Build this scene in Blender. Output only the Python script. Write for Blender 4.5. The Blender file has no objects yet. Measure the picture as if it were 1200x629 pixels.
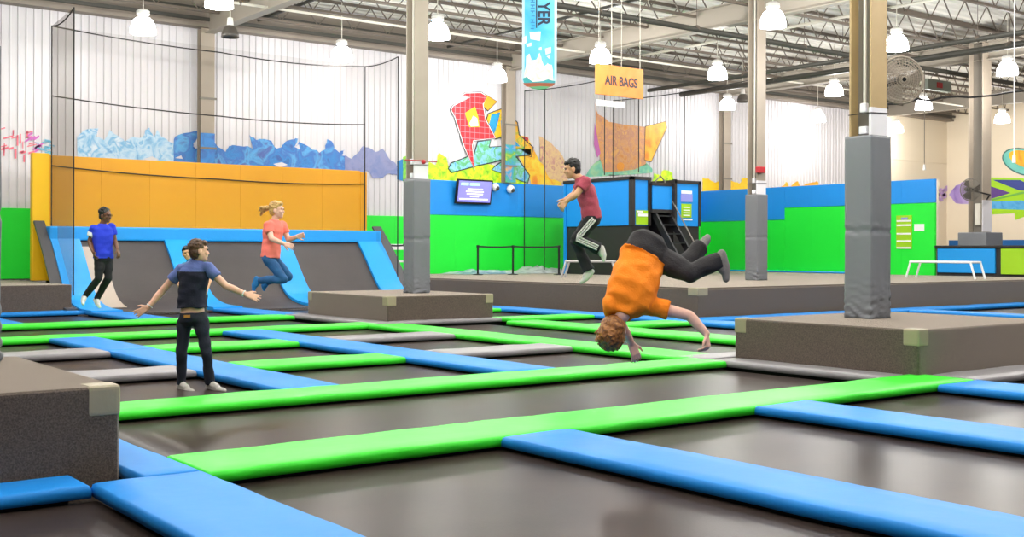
import bpy, bmesh, math, random
from mathutils import Vector, Matrix, noise
random.seed(7)
SC = bpy.context.scene
COL = SC.collection
V = Vector
# ------------------------------------------------------------------ camera model (metres, z = 0 is the top of the safety pads)
FPX, Y0, TH, ROLL, EYE = 1340.0, 293.6, math.radians(52.64), math.radians(.15), 1.36
CT, ST = math.cos(TH), math.sin(TH)
FWD = V((CT, ST, 0)); RGT = V((ST, -CT, 0)); UP = V((0, 0, 1))
def ray(px, py):
    u = (px-600)/FPX; w = -(py-Y0-ROLL*(px-600))/FPX
    return FWD + RGT*u + UP*w
def at_depth(px, py, d): return V((0, 0, EYE)) + ray(px, py)*d
def on_y(px, py, y): r = ray(px, py); return V((0, 0, EYE)) + r*(y/r.y)
def on_x(px, py, x): r = ray(px, py); return V((0, 0, EYE)) + r*(x/r.x)

# ------------------------------------------------------------------ materials
def lin(hexs):
    hexs = hexs.lstrip('#'); out = []
    for i in (0, 2, 4):
        c = int(hexs[i:i+2], 16)/255
        out.append(c/12.92 if c <= .04045 else ((c+.055)/1.055)**2.4)
    return (*out, 1)
def mat(name, color, rough=.5, metal=0, bump=0, bscale=20, bdetail=3, var=0, vscale=3, var2=None, emit=0, spec=.5, stretch=None, coat=0, sheen=0):
    m = bpy.data.materials.new(name); m.use_nodes = True
    nt = m.node_tree; b = nt.nodes['Principled BSDF']
    c = lin(color) if isinstance(color, str) else color
    b.inputs['Base Color'].default_value = c
    b.inputs['Roughness'].default_value = rough; b.inputs['Metallic'].default_value = metal
    b.inputs['Specular IOR Level'].default_value = spec
    b.inputs['Coat Weight'].default_value = coat
    if sheen: b.inputs['Sheen Weight'].default_value = sheen; b.inputs['Sheen Roughness'].default_value = .4; b.inputs['Sheen Tint'].default_value = (1, .87, .74, 1)
    tc = nt.nodes.new('ShaderNodeTexCoord')
    src = tc.outputs['Object']
    if stretch:
        mp = nt.nodes.new('ShaderNodeMapping'); mp.inputs['Scale'].default_value = stretch
        nt.links.new(src, mp.inputs['Vector']); src = mp.outputs['Vector']
    if var or var2:
        n = nt.nodes.new('ShaderNodeTexNoise'); n.inputs['Scale'].default_value = vscale; n.inputs['Detail'].default_value = 5
        nt.links.new(src, n.inputs['Vector'])
        r = nt.nodes.new('ShaderNodeValToRGB'); r.color_ramp.elements[0].position = .35; r.color_ramp.elements[1].position = .65
        if var2: c2 = lin(var2)
        else: c2 = tuple(min(1, x*(1-var)) for x in c[:3])+(1,)
        r.color_ramp.elements[0].color = c2; r.color_ramp.elements[1].color = c
        nt.links.new(n.outputs['Fac'], r.inputs['Fac']); nt.links.new(r.outputs['Color'], b.inputs['Base Color'])
    if bump:
        n = nt.nodes.new('ShaderNodeTexNoise'); n.inputs['Scale'].default_value = bscale; n.inputs['Detail'].default_value = bdetail
        nt.links.new(src, n.inputs['Vector'])
        bp = nt.nodes.new('ShaderNodeBump'); bp.inputs['Strength'].default_value = min(1, bump); bp.inputs['Distance'].default_value = .02
        nt.links.new(n.outputs['Fac'], bp.inputs['Height']); nt.links.new(bp.outputs['Normal'], b.inputs['Normal'])
    if emit:
        b.inputs['Emission Color'].default_value = c; b.inputs['Emission Strength'].default_value = emit
    return m
def ramp_mat(name, cols, scale=2.0, rough=.5, detail=4):
    """paint mottled in several colours"""
    m = bpy.data.materials.new(name); m.use_nodes = True; nt = m.node_tree; b = nt.nodes['Principled BSDF']
    b.inputs['Roughness'].default_value = rough
    tc = nt.nodes.new('ShaderNodeTexCoord'); n = nt.nodes.new('ShaderNodeTexNoise')
    n.inputs['Scale'].default_value = scale; n.inputs['Detail'].default_value = detail; n.inputs['Distortion'].default_value = .8
    nt.links.new(tc.outputs['Object'], n.inputs['Vector'])
    r = nt.nodes.new('ShaderNodeValToRGB'); els = r.color_ramp.elements
    k = len(cols)
    for i in range(k-2): els.new(.5)
    for i, c in enumerate(cols):
        els[i].position = .3+.4*i/(k-1); els[i].color = lin(c)
    nt.links.new(n.outputs['Fac'], r.inputs['Fac']); nt.links.new(r.outputs['Color'], b.inputs['Base Color'])
    return m
def net_mat(name, color, cover):
    m = bpy.data.materials.new(name); m.use_nodes = True; nt = m.node_tree
    nt.nodes.remove(nt.nodes['Principled BSDF']); out = nt.nodes['Material Output']
    d = nt.nodes.new('ShaderNodeBsdfDiffuse'); d.inputs['Color'].default_value = lin(color)
    t = nt.nodes.new('ShaderNodeBsdfTransparent'); mx = nt.nodes.new('ShaderNodeMixShader'); mx.inputs[0].default_value = cover
    nt.links.new(t.outputs[0], mx.inputs[1]); nt.links.new(d.outputs[0], mx.inputs[2]); nt.links.new(mx.outputs[0], out.inputs['Surface'])
    return m
M = {
 'blue': mat('blue_vinyl', '#1c84d6', .5, bump=.18, bscale=5, spec=.22),
 'green': mat('green_vinyl', '#38e62c', .45, bump=.18, bscale=5, spec=.45),
 'greypad': mat('grey_vinyl', '#8d898c', .45, bump=.10, bscale=7),
 'bed': mat('trampoline_mesh', '#3d332e', .30, bump=.05, bscale=120, var=.25, vscale=1.6, spec=.045),
 'bedramp': mat('ramp_mesh', '#453f3e', .6, bump=.04, bscale=160, var=.12, vscale=1.2),
 'frame': mat('black_steel', '#15161a', .5),
 'carpet': mat('grey_carpet', '#665a51', .95, bump=.35, bscale=220, var2='#4a413c', vscale=90, spec=.1, sheen=.8),
 'tape': mat('taupe_vinyl', '#9c9076', .5, bump=.3, bscale=9),
 'colpad': mat('grey_column_vinyl', '#74767b', .45, bump=.12, bscale=6, stretch=(1, 1, 1.6)),
 'steel': mat('taupe_column_steel', '#a29687', .55, var=.1, vscale=1.5),
 'steelyellow': mat('ochre_column_steel', '#b59a6c', .55, var=.15, vscale=1.5),
 'steelweb': mat('web_column_steel', '#7b756c', .6),
 'whitepaint': mat('white_paint', '#e4e1e6', .5),
 'wall': mat('white_metal_panel', '#d9d6da', .30, var=.03, vscale=.6),
 'cream': mat('cream_panel', '#ecdfc9', .55),
 'deck': mat('roof_deck', '#eeece4', .7),
 'truss': mat('grey_truss_steel', '#6a6056', .6),
 'girder': mat('taupe_girder_steel', '#9c9488', .6),
 'eave': mat('brown_eave_steel', '#877d72', .6),
 'darkpipe': mat('dark_pipe', '#3f3e38', .5),
 'lightpipe': mat('pale_conduit', '#d9d4c8', .5),
 'concrete': mat('concrete', '#55514e', .9, var=.2),
 'yellow': mat('yellow_vinyl', '#eba300', .5, bump=.12, bscale=3),
 'yellowbright': mat('bright_yellow_vinyl', '#fdc400', .5, bump=.12, bscale=3),
 'wallblue': mat('blue_wall_vinyl', '#0a8ee6', .5, bump=.08, bscale=3),
 'wallgreen': mat('green_wall_vinyl', '#16ea36', .5, bump=.08, bscale=3),
 'rampblue': mat('ramp_blue_vinyl', '#119aeb', .45, bump=.08, bscale=5),
 'black': mat('black_panel', '#231f1f', .6),
 'blackfab': mat('black_strap', '#0d0d0f', .7),
 'net': net_mat('fine_black_net', '#4a433e', .13),
 'netdense': net_mat('dense_black_net', '#8a7764', .46),
 'rope': mat('black_rope', '#1c1a19', .8),
 'lampglass': mat('lamp_glow', '#ffffff', .3, emit=22),
 'lampcap': mat('lamp_housing', '#d8d5d0', .4),
 'lampoff': mat('unlit_lamp', '#4a443f', .4),
 'red': mat('red_plastic', '#b5202a', .4),
 'lime': mat('lime_panel', '#9ed010', .5),
 'white': mat('white_plastic', '#f1f1f1', .45),
 'fan': mat('fan_cage', '#b5a899', .5, metal=.2),
 'fanblade': mat('fan_blade', '#9a8f84', .4, metal=.2),
 'darkpad': mat('dark_grey_vinyl', '#4c4b4f', .5, bump=.1, bscale=6),
 'hvac': mat('green_grey_sheet', '#7d857b', .5),
}

# ------------------------------------------------------------------ object helpers
def link(name, bm, m, parent=None, smooth=False, origin=None):
    """links a bmesh (in world metres) as one mesh object; origin = its base"""
    bmesh.ops.recalc_face_normals(bm, faces=bm.faces)
    if parent is not None: org = world_loc(parent)
    elif origin is not None: org = V(origin)
    else:
        mn = V((1e9,)*3); mx = V((-1e9,)*3)
        for v in bm.verts:
            for i in range(3): mn[i] = min(mn[i], v.co[i]); mx[i] = max(mx[i], v.co[i])
        org = V(((mn.x+mx.x)/2, (mn.y+mx.y)/2, mn.z))
    bmesh.ops.translate(bm, verts=bm.verts, vec=-org)
    me = bpy.data.meshes.new(name); bm.to_mesh(me); bm.free()
    for mm in (m if isinstance(m, (list, tuple)) else [m]): me.materials.append(mm)
    if smooth:
        for p in me.polygons: p.use_smooth = True
    o = bpy.data.objects.new(name, me); COL.objects.link(o)
    if parent is not None: o.parent = parent
    else: o.location = org
    return o
def world_loc(o):
    v = V((0, 0, 0))
    while o is not None: v += o.location; o = o.parent
    return v
def tag(o, label, cat, group=None, kind=None):
    if label: o['label'] = label
    if cat: o['category'] = cat
    if group: o['group'] = group
    if kind: o['kind'] = kind
    return o
def empty(name, loc, label, cat, group=None):
    o = bpy.data.objects.new(name, None); COL.objects.link(o); o.location = loc; o.empty_display_size = .2
    return tag(o, label, cat, group)
def struct(name, bm, m): return tag(link(name, bm, m), None, None, kind='structure')
def copy_tree(o, parent=None):
    c = o.copy(); COL.objects.link(c); c.parent = parent
    for ch in o.children: copy_tree(ch, c)
    return c
def B(): return bmesh.new()
def box(bm, x0, x1, y0, y1, z0, z1, bev=0, seg=2):
    r = bmesh.ops.create_cube(bm, size=1)
    vs = r['verts']
    for v in vs: v.co = V(((x0+x1)/2+v.co.x*(x1-x0), (y0+y1)/2+v.co.y*(y1-y0), (z0+z1)/2+v.co.z*(z1-z0)))
    if bev:
        es = list({e for v in vs for e in v.link_edges})
        bmesh.ops.bevel(bm, geom=es, offset=bev, segments=seg, affect='EDGES', profile=.6)
    return bm
def bar(bm, p, q, r, r2=None, n=8):
    p = V(p); q = V(q); d = q-p; L = d.length
    if L < 1e-6: return
    rot = d.to_track_quat('Z', 'Y').to_matrix().to_4x4()
    bmesh.ops.create_cone(bm, cap_ends=True, segments=n, radius1=r, radius2=r if r2 is None else r2, depth=L, matrix=Matrix.Translation((p+q)/2) @ rot)
def tube(bm, pts, r, n=8):
    for a, b in zip(pts[:-1], pts[1:]): bar(bm, a, b, r, n=n)
    for p in pts[1:-1]: bmesh.ops.create_uvsphere(bm, u_segments=n, v_segments=6, radius=r, matrix=Matrix.Translation(V(p)))
def beam(bm, p, q, w, h):
    """rectangular bar between two points, h along z"""
    p = V(p); q = V(q); d = (q-p).normalized(); s = d.cross(UP)
    if s.length < 1e-3: s = V((1, 0, 0))
    s.normalize(); t = s.cross(d)
    vs = []
    for e in (p, q):
        for a, b in ((-1, -1), (1, -1), (1, 1), (-1, 1)): vs.append(bm.verts.new(e+s*a*w/2+t*b*h/2))
    for f in ((0, 1, 2, 3), (7, 6, 5, 4), (0, 4, 5, 1), (1, 5, 6, 2), (2, 6, 7, 3), (3, 7, 4, 0)): bm.faces.new([vs[i] for i in f])
def lathe(bm, prof, c, n=24):
    c = V(c); rings = []
    for r, z in prof:
        rings.append([bm.verts.new(c+V((r*math.cos(2*math.pi*i/n), r*math.sin(2*math.pi*i/n), z))) for i in range(n)])
    for a, b in zip(rings[:-1], rings[1:]):
        for i in range(n): bm.faces.new((a[i], a[(i+1) % n], b[(i+1) % n], b[i]))
def prism(bm, pts, off):
    """closed polygon (world points) extruded by the vector off"""
    off = V(off)
    a = [bm.verts.new(p) for p in pts]; b = [bm.verts.new(V(p)+off) for p in pts]
    f1 = bm.faces.new(a); f2 = bm.faces.new(list(reversed(b)))
    n = len(pts)
    for i in range(n): bm.faces.new((a[i], b[i], b[(i+1) % n], a[(i+1) % n]))
    f1.normal_update(); f2.normal_update()
    bmesh.ops.triangulate(bm, faces=[f1, f2], ngon_method='EAR_CLIP')
def quad(bm, a, b, c, d): return bm.faces.new([bm.verts.new(V(p)) for p in (a, b, c, d)])
def text_bm(body, size, origin, xdir, ydir, depth=.004, bold=0, align='LEFT'):
    cu = bpy.data.curves.new('lettering', 'FONT'); cu.body = body; cu.size = size; cu.extrude = depth; cu.offset = bold; cu.align_x = align
    o = bpy.data.objects.new('lettering', cu); COL.objects.link(o)
    bpy.context.view_layer.update()
    me = bpy.data.meshes.new_from_object(o.evaluated_get(bpy.context.evaluated_depsgraph_get()))
    bpy.data.objects.remove(o); bpy.data.curves.remove(cu)
    bm = B(); bm.from_mesh(me); bpy.data.meshes.remove(me)
    x = V(xdir).normalized(); y = V(ydir).normalized(); z = x.cross(y)
    for v in bm.verts: v.co = V(origin)+x*v.co.x+y*v.co.y+z*v.co.z
    return bm

# ------------------------------------------------------------------ the setting
YW, XW = 31.2, 50.2
def ribbed(bm, x0, x1, y, z0, z1, step=.2, dep=.03):
    pr = []; x = x0
    while x < x1:
        pr += [(x, y), (x+step*.72, y), (x+step*.78, y-dep), (x+step*.94, y-dep)]; x += step
    prev = None
    for px, py in pr:
        cur = (bm.verts.new((px, py, z0)), bm.verts.new((px, py, z1)))
        if prev: bm.faces.new((prev[0], cur[0], cur[1], prev[1]))
        prev = cur
bm = B(); ribbed(bm, -8, 44, YW, -.95, 8.75); o = struct('wall_back', bm, M['wall'])
bm = B(); box(bm, 44, XW+.1, YW-.04, YW+.1, -.95, 8.75)
for zz in (3.1, 5.6): box(bm, 44, XW, YW-.06, YW-.04, zz, zz+.05)
struct('wall_back_cream', bm, M['cream'])
bm = B(); box(bm, XW, XW+.1, -10, YW+.1, -.95, 8.75); struct('wall_right', bm, M['cream'])
bm = B(); box(bm, -8, XW, -10, YW, -1.05, -.95); struct('floor', bm, M['concrete'])
bm = B()
y = -2.0; prev = None
while y < YW+.1:
    for yy, zz in ((y, 8.72), (y+.18, 8.72), (y+.22, 8.78), (y+.4, 8.78), (y+.44, 8.72)):
        cur = (bm.verts.new((-8, yy, zz)), bm.verts.new((XW, yy, zz)))
        if prev: bm.faces.new((prev[0], cur[0], cur[1], prev[1]))
        prev = cur
    y += .46
struct('ceiling', bm, M['deck'])
bm = B(); box(bm, -8, XW, YW-.32, YW-.06, 7.72, 8.55); box(bm, -8, XW, YW-.42, YW-.05, 7.62, 7.72)
struct('trim_eave', bm, M['eave'])
bm = B(); box(bm, -8, XW, YW-.5, YW-.44, 7.78, 7.88); box(bm, -8, XW, YW-.5, YW-.44, 8.1, 8.16); struct('trim_eave_angle', bm, M['darkpipe'])

# ------------------------------------------------------------------ trampoline court: pads, beds, one steel frame
C = [(2.09, 2.77), (5.02, 5.68), (7.80, 8.52), (10.60, 11.35), (13.33, 14.10), (16.15, 16.90)]
R = [(6.70, 7.42), (9.64, 10.28), (12.43, 13.16), (15.39, 16.13), (18.24, 18.93), (21.55, 22.24)]
TH_PAD = .075
FRAMES = []
def pad(color, x0, x1, y0, y1, label, puff=.016):
    """one stuffed vinyl pad lying on the frame"""
    bm = B(); w, l = x1-x0, y1-y0; e = .02
    def axis(a, L):
        n = max(2, int(L/.16)); return [0, e*.35, e]+[e+(L-2*e)*i/n for i in range(1, n)]+[L-e, L-e*.35, L]
    xs, ys = axis(0, w), axis(0, l)
    def prof(t, L):
        d = min(t, L-t); return 1 if d >= e else math.sqrt(max(0, 1-(1-d/e)**2))
    sd = random.random()*50
    grid = []
    for i, a in enumerate(xs):
        row = []
        for j, b in enumerate(ys):
            k = min(prof(a, w), prof(b, l))
            cx = min(1, min(a, w-a)/.12); cy = min(1, min(b, l-b)/.12)
            n = noise.noise(V(((x0+a)*1.6, (y0+b)*1.6, sd)))*.5+noise.noise(V(((x0+a)*5, (y0+b)*5, sd)))*.3
            z = -TH_PAD+.045+.03*k+puff*n*min(1, cx*.6+.4)
            jx = .012*noise.noise(V((sd, (y0+b)*2.2, 3))) if w < l else 0
            jy = .012*noise.noise(V(((x0+a)*2.2, sd, 7))) if w >= l else 0
            row.append(bm.verts.new((x0+a+jx, y0+b+jy, z)))
        grid.append(row)
    for i in range(len(xs)-1):
        for j in range(len(ys)-1): bm.faces.new((grid[i][j], grid[i+1][j], grid[i+1][j+1], grid[i][j+1]))
    loop = [grid[i][0] for i in range(len(xs))]+[grid[-1][j] for j in range(1, len(ys))]+[grid[i][-1] for i in range(len(xs)-2, -1, -1)]+[grid[0][j] for j in range(len(ys)-2, 0, -1)]
    low = [bm.verts.new((v.co.x, v.co.y, -TH_PAD)) for v in loop]
    n = len(loop)
    for i in range(n): bm.faces.new((loop[i], low[i], low[(i+1) % n], loop[(i+1) % n]))
    bm.faces.new(low)
    o = link('safety_pad', bm, M[color], smooth=True)
    FRAMES.append((x0+.1, x1-.1, y0+.1, y1-.1))
    return tag(o, label, 'trampoline pad')
XN = -2.5      # how far the court runs behind and beside the camera
g = 'green vinyl pad '; b_ = 'blue vinyl pad '; y_ = 'grey vinyl pad '
# rows (run left to right, away)
pad('green', C[0][1]+.01, C[3][0]-.01+.75, *R[0], 'long green vinyl pad nearest the camera, running to the right-hand carpeted box')
pad('green', C[0][1]+.01, C[3][0]+.1, *R[1], 'second long green vinyl pad from the front, passing below the person in orange')
pad('greypad', XN, C[1][0]-.01, *R[2], 'grey vinyl pad on the left just behind the standing boy, nearer of two')
pad('green', C[1][1]+.01, C[2][0]-.01, *R[2], 'short green vinyl pad between two blue pads, nearer of two behind the boy')
pad('greypad', C[2][1]+.01, C[3][0]-.01, *R[2], 'grey vinyl pad in the centre between blue and green pads, nearer of two')
pad('greypad', XN, C[1][0]-.01, *R[3], 'grey vinyl pad on the left ending at a blue pad, farther of two')
pad('green', C[1][1]+.01, C[2][0]-.01, *R[3], 'short green vinyl pad between two blue pads, farther of two behind the boy')
pad('greypad', C[2][1]+.01, C[3][0]-.01, *R[3], 'grey vinyl pad in the centre before the middle carpeted box, farther of two')
pad('green', XN, C[3][0]+.3, *R[4], 'long green vinyl pad crossing the left half, ending by the middle carpeted box')
pad('green', XN, C[3][0]+.2, *R[5], 'farthest long green vinyl pad, before the angled trampolines')
pad('green', C[4][1]+.01, C[5][0]-.01, R[3][0], R[3][1], 'short green vinyl pad just right of the head of the person in orange')
pad('green', C[4][1]-.2, C[5][0]-.01, R[4][0], R[4][1], 'green vinyl pad right of the middle carpeted box, bulging at its end')
pad('green', C[4][0]+.72, C[5][0]-.01, R[5][0], R[5][1], 'smallest far green vinyl pad peeping out right of the middle carpeted box')
# columns (run toward the camera)
pad('blue', C[0][0], C[0][1], XN, R[0][0]+.08, 'wide blue vinyl pad in the lower left corner, before the left carpeted box')
pad('blue', 2.41, C[0][1], R[0][0]+.1, 9.75, 'blue vinyl pad against the right side of the left carpeted box')
pad('blue', -1.2, C[0][0]-.01, 6.72, 7.13, 'narrow blue vinyl pad along the front foot of the left carpeted box')
pad('blue', C[1][0], C[1][1], XN, R[0][0]+.0, 'long blue vinyl pad running from the front green pad to the lower right corner')
pad('blue', C[2][0], C[2][1], XN, R[0][0]+.0, 'middle one of three blue vinyl pads on the right, leaving the front green pad')
pad('blue', C[3][0]+.0, C[3][1], XN, R[0][0]-.02, 'blue vinyl pad at the right edge just below the right-hand carpeted box')
pad('blue', C[1][0], C[1][1], R[1][1]+.01, 15.55, 'blue vinyl pad passing behind the standing boy, near half')
pad('blue', C[1][0]-.02, C[1][1]+.02, 15.57, R[4][0]-.01, 'blue vinyl pad passing behind the standing boy, far half')
pad('blue', C[2][0], C[2][1], R[1][1]+.01, R[4][0]-.01, 'long blue vinyl pad in the centre running down to the second green pad')
pad('green', C[3][0], C[3][1], R[1][1]+.02, R[4][0]-.01, 'green vinyl pad running from the middle box to the right box edging')
pad('green', C[4][0], C[4][1], R[1][1]+.1, R[4][0]-.6, 'green vinyl pad beyond the head in orange, running behind the right box')
pad('blue', C[5][0], C[5][1], 8.0, 16.3, 'blue vinyl pad seen just left of the right box, at the walkway foot')
pad('blue', C[5][0], C[5][1], 16.32, 27.2, 'blue vinyl pad along the foot of the raised walkway behind the middle box')
pad('blue', 17.0, 40, 15.6, 16.3, 'blue vinyl pad along the front foot of the raised walkway on the right')
pad('blue', 23.5, 24.2, 5.0, 15.55, 'far blue vinyl pad on the right behind the top of the right box')
pad('blue', 19.6, 20.3, 5.0, 15.55, 'blue vinyl pad hidden low behind the right box, left of the far blue one')
pad('blue', C[1][0], C[1][1], R[5][1]+.01, 25.7, 'small blue vinyl pad at the far left edge behind the farthest green pad')
pad('blue', C[2][0], C[2][1], R[5][1]+.01, 25.9, 'blue vinyl pad below the man in the blue shirt, at the ramp foot')
pad('blue', C[3][0], C[3][1], R[5][1]+.01, 25.9, 'blue vinyl pad at the foot of the second ramp divider')
pad('blue', XN, C[2][0]-.01, 25.75, 26.4, 'blue vinyl pad along the foot of the far left carpeted ledge')
# grey edging round the boxes
pad('greypad', C[3][0]+.12, 11.17, R[0][1]+.02, 9.9, 'grey vinyl edging along the left side of the right-hand carpeted box')
pad('greypad', C[3][0]+.78, 15.0, R[0][0]+.0, 7.26, 'grey vinyl edging along the front of the right-hand carpeted box')
pad('greypad', C[3][0]+.12, 15.0, 10.0+.02, 10.5, 'grey vinyl edging behind the right-hand carpeted box')
pad('greypad', C[3][0]+.31, 11.40, R[4][0]+.2, 22.6, 'grey vinyl edging along the left side of the middle carpeted box')
pad('greypad', 11.42, 14.6, R[4][0]+.3, 18.88, 'grey vinyl edging along the front of the middle carpeted box')

ZB = -.10
BEDS = B()
def bed(x0, x1, y0, y1, label, sag=.0):
    bm = B(); n = 14
    gx = [x0+(x1-x0)*i/n for i in range(n+1)]; gy = [y0+(y1-y0)*i/n for i in range(n+1)]
    top = [[bm.verts.new((a, b, ZB-sag*math.sin(math.pi*i/n)*math.sin(math.pi*j/n))) for j, b in enumerate(gy)] for i, a in enumerate(gx)]
    bot = [[bm.verts.new(v.co-V((0, 0, .012))) for v in r] for r in top]
    for i in range(n):
        for j in range(n):
            bm.faces.new((top[i][j], top[i+1][j], top[i+1][j+1], top[i][j+1])); bm.faces.new((bot[i][j], bot[i][j+1], bot[i+1][j+1], bot[i+1][j]))
    for i in range(n):
        bm.faces.new((top[i][0], bot[i][0], bot[i+1][0], top[i+1][0])); bm.faces.new((top[i][n], top[i+1][n], bot[i+1][n], bot[i][n]))
        bm.faces.new((top[0][i], top[0][i+1], bot[0][i+1], bot[0][i])); bm.faces.new((top[n][i], bot[n][i], bot[n][i+1], top[n][i+1]))
    return tag(link('trampoline_bed', bm, M['bed'], smooth=True), label, 'trampoline')
k = .03
def cell(xa, xb, ya, yb, label, sag=.0): bed(xa-k, xb+k, ya-k, yb+k, 'black trampoline bed '+label, sag)
cell(XN, C[0][0], XN, 6.72, 'in the lower left corner below the left carpeted box')
cell(C[0][1], C[1][0], XN, R[0][0], 'in the centre foreground between two blue pads')
cell(C[1][1], C[2][0], XN, R[0][0], 'on the right between the nearest and middle blue pads')
cell(C[2][1], C[3][0], XN, R[0][0], 'between the middle right blue pad and the one by the box')
cell(C[3][1], 19.6, XN, R[0][0], 'at the right edge before the right box')
cell(C[0][1], C[3][0], R[0][1], R[1][0], 'lane between the two nearest long green pads')
cell(XN, C[1][0], R[1][1], R[2][0], 'under the feet of the standing boy')
cell(C[1][1], C[2][0], R[1][1], R[2][0], 'in the centre beyond the second long green pad')
cell(C[2][1], C[3][0], R[1][1], R[2][0], 'just left of the hanging hand of the person in orange')
for i, (ya, yb, w) in enumerate(((R[2][1], R[3][0], 'near'), (R[3][1], R[4][0], 'far'))):
    cell(XN, C[1][0], ya, yb, 'at the left, '+('between the two grey pads' if i == 0 else 'between the farther grey pad and the long green pad'))
    cell(C[1][1], C[2][0], ya, yb, ('between the two short green pads right of the boy' if i == 0 else 'behind the short green pad and before the long green one'))
    cell(C[2][1], C[3][0], ya, yb, ('between the two central grey pads' if i == 0 else 'beyond the farther central grey pad, before the middle box'))
cell(XN, C[3][0], R[4][1], R[5][0], 'lane between the two far long green pads')
cell(XN, C[1][0], R[5][1], 25.75, 'at the far left before the carpeted ledge')
cell(C[1][1], C[2][0], R[5][1], 25.75, 'before the left foot of the ramp')
cell(C[2][1], C[3][0], R[5][1], 25.3, 'in front of the first angled ramp')
cell(C[3][1], C[5][0], R[5][1], 25.3, 'in front of the second and third angled ramps')
cell(C[3][1], C[4][0], 10.45, R[4][0], 'long lane left of the green pad beyond the head in orange')
cell(C[4][1], C[5][0], 10.45, R[3][0], 'beyond the right box on its left')
cell(C[4][1], C[5][0], R[3][1], R[4][0], 'between two short green pads right of the middle box')
cell(C[4][1], C[5][0], R[4][1], R[5][0], 'right of the middle box before the raised walkway')
cell(C[5][1], 19.6, 5, 15.6, 'behind the right box')
cell(20.3, 23.5, 5, 15.6, 'seen above the top of the right box')
cell(14.33, C[5][0], 7.3, 10.42, 'tucked between the right box and the far blue pads')
cell(24.2, 40, 5, 15.6, 'at the far right before the raised walkway')
bm = B()
for i, (x0, x1, y0, y1) in enumerate(FRAMES): box(bm, x0, x1, y0, y1, -.19-.0005*i, -TH_PAD-.0002*(i%5))
for x in (2.4, 5.3, 8.1, 10.9, 13.7, 16.5):
    for y0, y1 in R: box(bm, x-.05, x+.05, y0+.3, y0+.4, -.95, -.19)
tag(link('support_grid', bm, M['frame']), 'black steel frame carrying all the pads and trampoline beds', 'frame')

# ------------------------------------------------------------------ carpeted boxes
def carpet_box(x0, x1, y0, y1, z1, label, corners):
    t = empty('carpeted_box', ((x0+x1)/2, (y0+y1)/2, -.95), label, 'platform')
    bm = B(); box(bm, x0, x1, y0, y1, -.95, z1, .035, 3); link('carpet_body', bm, M['carpet'], t, smooth=False)
    for cx, cy in corners:
        corner_guard(t, x0, x1, y0, y1, z1, cx, cy)
    return t
def corner_guard(t, x0, x1, y0, y1, z1, cx, cy, w=.2, h=.19):
    px = x0 if cx < 0 else x1; py = y0 if cy < 0 else y1; e = .006
    bm = B()
    xa, xb = (px-e, px+w) if cx < 0 else (px-w, px+e)
    ya, yb = (py-e, py+w) if cy < 0 else (py-w, py+e)
    box(bm, xa, xb, ya, yb, z1-h, z1+e, .03, 3)
    o = link('corner_guard', bm, M['tape'], t, smooth=False); o['label'] = 'taupe vinyl corner guard'
carpet_box(-.4, 2.39, 7.16, 9.6, .515, 'grey carpeted box platform at the left edge in the foreground', [(1, -1)])
carpet_box(11.2, 14.3, 7.29, 9.95, .50, 'grey carpeted box platform on the right with a padded column on it', [(-1, -1), (-1, 1)])
carpet_box(11.43, 13.95, 18.9, 22.2, .47, 'grey carpeted box platform in the middle distance with a padded column', [(-1, -1), (1, -1), (-1, 1)])
t = empty('raised_walkway', (25, 20, -.95), 'long grey carpeted walkway in front of the blue and green walls', 'platform')
bm = B()
prism(bm, [V((17.35, 16.4, -.95)), V((XW-.1, 16.4, -.95)), V((XW-.1, YW-.1, -.95)), V((17.35, YW-.1, -.95))], (0, 0, 1.55))
bmesh.ops.bevel(bm, geom=[e for e in bm.edges if all(v.co.z > .5 for v in e.verts) and (all(abs(v.co.x-17.35) < .01 for v in e.verts) or all(abs(v.co.y-16.4) < .01 for v in e.verts))], offset=.04, segments=3, affect='EDGES')
link('carpet_body', bm, M['carpet'], t)
corner_guard(t, 17.35, XW, 16.4, YW, .6, -1, -1, .3, .17)
t = empty('carpeted_ledge', (3, 29.4, -.95), 'dark grey carpeted ledge at the far left beside the ramp', 'platform')
bm = B(); box(bm, -8, 7.74, 26.45, YW-.05, -.95, .57, .03, 2); link('carpet_body', bm, M['carpet'], t)

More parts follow.
